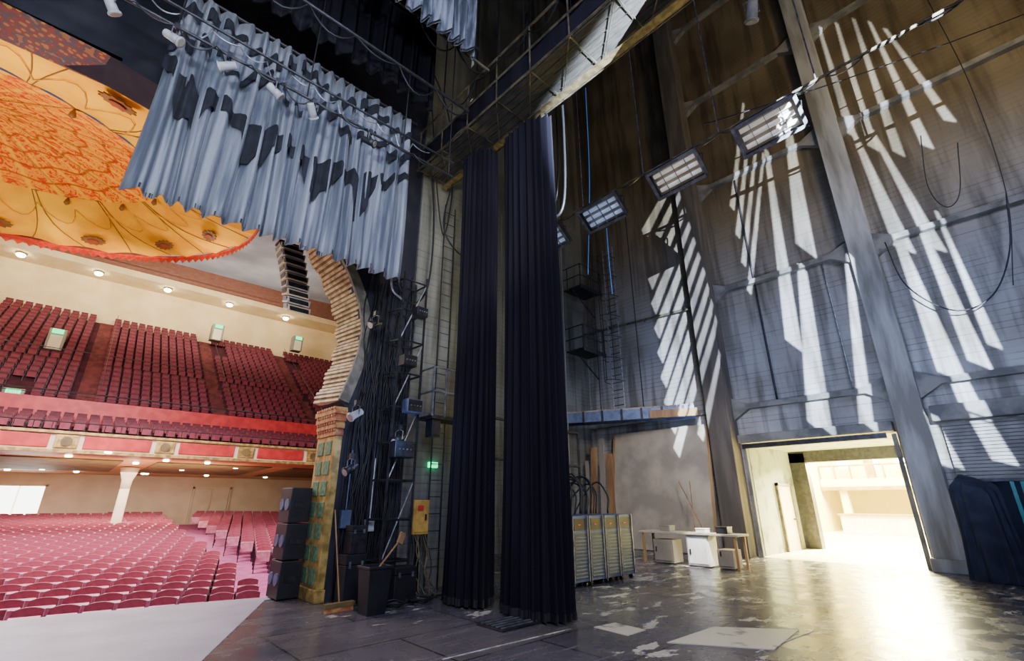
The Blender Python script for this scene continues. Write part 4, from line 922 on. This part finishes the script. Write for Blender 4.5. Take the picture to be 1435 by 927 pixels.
# ---------------------------------------------------------------- lights
def light(kind,name,loc,energy,col,target=None,size=1,size_y=None,spot=60,blend=.5,radius=.1):
    d=bpy.data.lights.new(name,kind); d.energy=energy; d.color=col
    if kind=='AREA':
        d.size=size
        if size_y: d.shape='RECTANGLE'; d.size_y=size_y
    if kind=='SPOT': d.spot_size=R(spot); d.spot_blend=blend; d.shadow_soft_size=radius
    if kind=='POINT': d.shadow_soft_size=radius
    o=bpy.data.objects.new(name,d); COL.objects.link(o); o.location=loc
    if target is not None: o.rotation_euler=(Vector(target)-Vector(loc)).to_track_quat('-Z','Y').to_euler()
    return o
LP=Vector((3.0,-3.0,6.0)); GX=3.9
def streak(a,c,w0,w1):
    a,c=Vector((*a,)),Vector((*c,)); d=(c-a).normalized(); n=Vector((-d.y,d.x))
    return [a+n*w0/2-d*w0*.6,a-n*w0/2+d*w0*.6,c-n*w1/2+d*w1*.5,c+n*w1/2-d*w1*.5]
ST=[]
for i in range(10):
    t=i/9; a=Vector((940,258)).lerp(Vector((1000,450)),t); c=Vector((902,330)).lerp(Vector((944,640)),t)
    ST.append(streak(a,c,6,12))
ST+=[streak((1003,500),(978,618),5,10)]
for i in range(4):
    t=i/3; ST.append(streak(Vector((1042,145)).lerp(Vector((1070,215)),t),Vector((1026,292)).lerp(Vector((1050,410)),t),3,7))
ST+=[streak((1074,210),(1113,485),5,22),streak((1100,150),(1130,352),6,26),streak((1124,375),(1150,605),12,34),streak((1188,362),(1216,605),8,20)]
ST+=[streak((1148,40),(1194,190),4,12),streak((1172,32),(1224,208),4,13),streak((1196,26),(1260,216),4,14),streak((1218,30),(1300,206),4,14),streak((1240,40),(1332,170),4,13)]
ST+=[streak((1190,172),(1268,350),4,24),streak((1220,180),(1314,350),4,20),streak((1240,290),(1336,530),5,34),streak((1278,290),(1374,512),5,27),streak((1312,296),(1394,486),4,16),
 streak((1340,525),(1370,588),22,28),streak((1372,592),(1408,652),24,28),streak((1300,586),(1334,656),14,24)]
W_=[]
for S in ST:
    pp=[]
    for q in S:
        w=onX(q.x,q.y,SX); tt=(GX-LP.x)/(w.x-LP.x); g=LP+(w-LP)*tt; pp.append((g.y-LP.y,g.z-LP.z))
    W_.append(pp)
def spans(z):
    iv=[]
    for pp in W_:
        xs=[]
        for (x0,z0),(x1,z1) in zip(pp,pp[1:]+pp[:1]):
            if (z0<=z)!=(z1<=z): xs.append(x0+(x1-x0)*(z-z0)/(z1-z0))
        xs.sort()
        for i in range(0,len(xs)-1,2): iv.append((xs[i],xs[i+1]))
    iv.sort(); out=[]
    for a,c in iv:
        if out and a<=out[-1][1]: out[-1]=(out[-1][0],max(out[-1][1],c))
        else: out.append((a,c))
    return out
pl=MB(); Z0,Z1,YA,YB=-1.6,2.2,-1.8,2.2; zmin=min(z for pp in W_ for _,z in pp); zmax=max(z for pp in W_ for _,z in pp)
def pq(y0,y1,z0,z1): pl.add([(GX,LP.y+y0,LP.z+z0),(GX,LP.y+y1,LP.z+z0),(GX,LP.y+y1,LP.z+z1),(GX,LP.y+y0,LP.z+z1)],[(0,1,2,3)])
pq(YA,YB,Z0,zmin); pq(YA,YB,zmax,Z1)
nrow=600; dz=(zmax-zmin)/nrow
for i in range(nrow):
    z0=zmin+i*dz; x=YA
    for a,c in spans(z0+dz/2): pq(x,a,z0,z0+dz); x=c
    pq(x,YB,z0,z0+dz)
gt=thing('pattern_projector','black projector with a slotted pattern plate behind the viewpoint','projector',tuple(LP))  # unseen rig, added to cut the spotlight into streaks on the wall
pl.build('pattern_plate','black',gt)
b=MB(); b.box(LP.x-.6,LP.y-.2,LP.z-.2,LP.x-.2,LP.y+.2,LP.z+.2); b.build('body','black',gt,bevel=.02)
b=MB(); b.tube([(LP.x-.4,LP.y,LP.z-.2),(LP.x-.4,LP.y,0)],.03); b.build('stand','dsteel',gt)  # stand of the unseen added rig
light('SPOT','pattern_light',LP,95000,(.64,.78,1),onX(1150,330,SX),spot=95,blend=.1,radius=.0025)
light('SPOT','stage_cool',(7,-6,11),3600,(.48,.60,1),(16.3,1.5,7.5),spot=66,blend=1,radius=1.2)
light('SPOT','stage_wall_blue',(8.6,2.5,2.6),1700,(.50,.62,1),(16.3,3.2,6.0),spot=105,blend=1,radius=.8)
light('SPOT','stage_fill_warm',(8,-7,11),4200,(1,.80,.45),(16.3,1.5,14.5),spot=72,blend=1,radius=1.2)
light('AREA','fly_warm',(1,-5,7),330,(1,.9,.72),(5,4,12),3)
light('AREA','stage_front_fill',(-1,-4,6),350,(.62,.70,1),(4.5,9,4),3)
light('SPOT','concrete_strip',(2,-1,4),1300,(1,.98,.86),(5.9,8.7,7.5),spot=22,blend=.6,radius=.2)
light('SPOT','curtain_light',(-3,-2,3.0),3000,(.80,.89,1),(1.6,7,7.3),spot=48,blend=.4,radius=.3)
light('AREA','backstage_work',(8,10.5,5.5),30,(.7,.8,1),(8,12.5,3),2)
light('SPOT','corner_blue',(9.5,2,6),900,(.35,.48,1),(15,11.5,9),spot=70,blend=1,radius=.6)
light('SPOT','worklight_low',(8.5,3,5.5),2000,(1,.92,.88),(15,9,1.4),spot=70,blend=1,radius=.5)
light('SPOT','rack_light',(7,1,4),350,(.6,.72,1),(8.8,6.7,.7),spot=40,blend=.8,radius=.3)
light('SPOT','table_light',(10,3,7),14000,(1,.98,.95),(12.8,6.5,.4),spot=8,blend=.7,radius=.1)
light('AREA','floor_wash',(1.5,.5,9.5),480,(.62,.66,1),(6,2.5,0),3)
light('POINT','tower_blue',(4.3,7.5,2.6),22,(.35,.5,1),radius=.1)
light('POINT','arch_glow',(1.2,10.8,4.6),110,(1,.84,.55),radius=.3)
light('AREA','hall_light',(27,5,7.6),52000,(1,.90,.50),(26,5,0),9)
light('AREA','door_push',(24,4.2,4.6),26000,(1,.90,.42),(12,2.8,0),2.5)
for (x,y,z,e) in ((-4,22,11,600),(4,30,13.5,500),(-7,32,12,450),(9,33,14,350),(-3,15,8,400)):
    light('POINT','house_light',(x,y,z),e,(1,.84,.70),radius=.8)
light('AREA','canopy_uplight',(-5,22,9.5),950,(1,.92,.62),(-5,26,17),5)
light('AREA','rear_wall_wash',(2,33,13.5),600,(1,.88,.70),(2,39,14.3),12,1)
light('AREA','stalls_light',(0,18,8),3000,(1,.88,.97),(0,20,0),6)
light('AREA','under_balcony',(2,29,2.9),800,(1,.86,.80),(2,29,0),8,4)
light('AREA','under_balcony_up',(3,27,1.9),260,(1,.80,.55),(3,29,5),7,3)
light('SPOT','apron_light',(-3,16,7.5),3600,(.95,.95,1),(-1.6,9.4,0),spot=40,blend=.9,radius=.2)

w=bpy.data.worlds.new('World'); SC.world=w; w.use_nodes=True
bg=w.node_tree.nodes['Background']; bg.inputs[0].default_value=(.34,.44,.76,1); bg.inputs[1].default_value=.24

cam=bpy.data.cameras.new('Camera'); cam.sensor_width=36; cam.lens=F*36/1435; cam.clip_start=.05; cam.clip_end=200
co=bpy.data.objects.new('Camera',cam); COL.objects.link(co); co.location=CAM; co.rotation_euler=(R(110),0,R(-43)); SC.camera=co
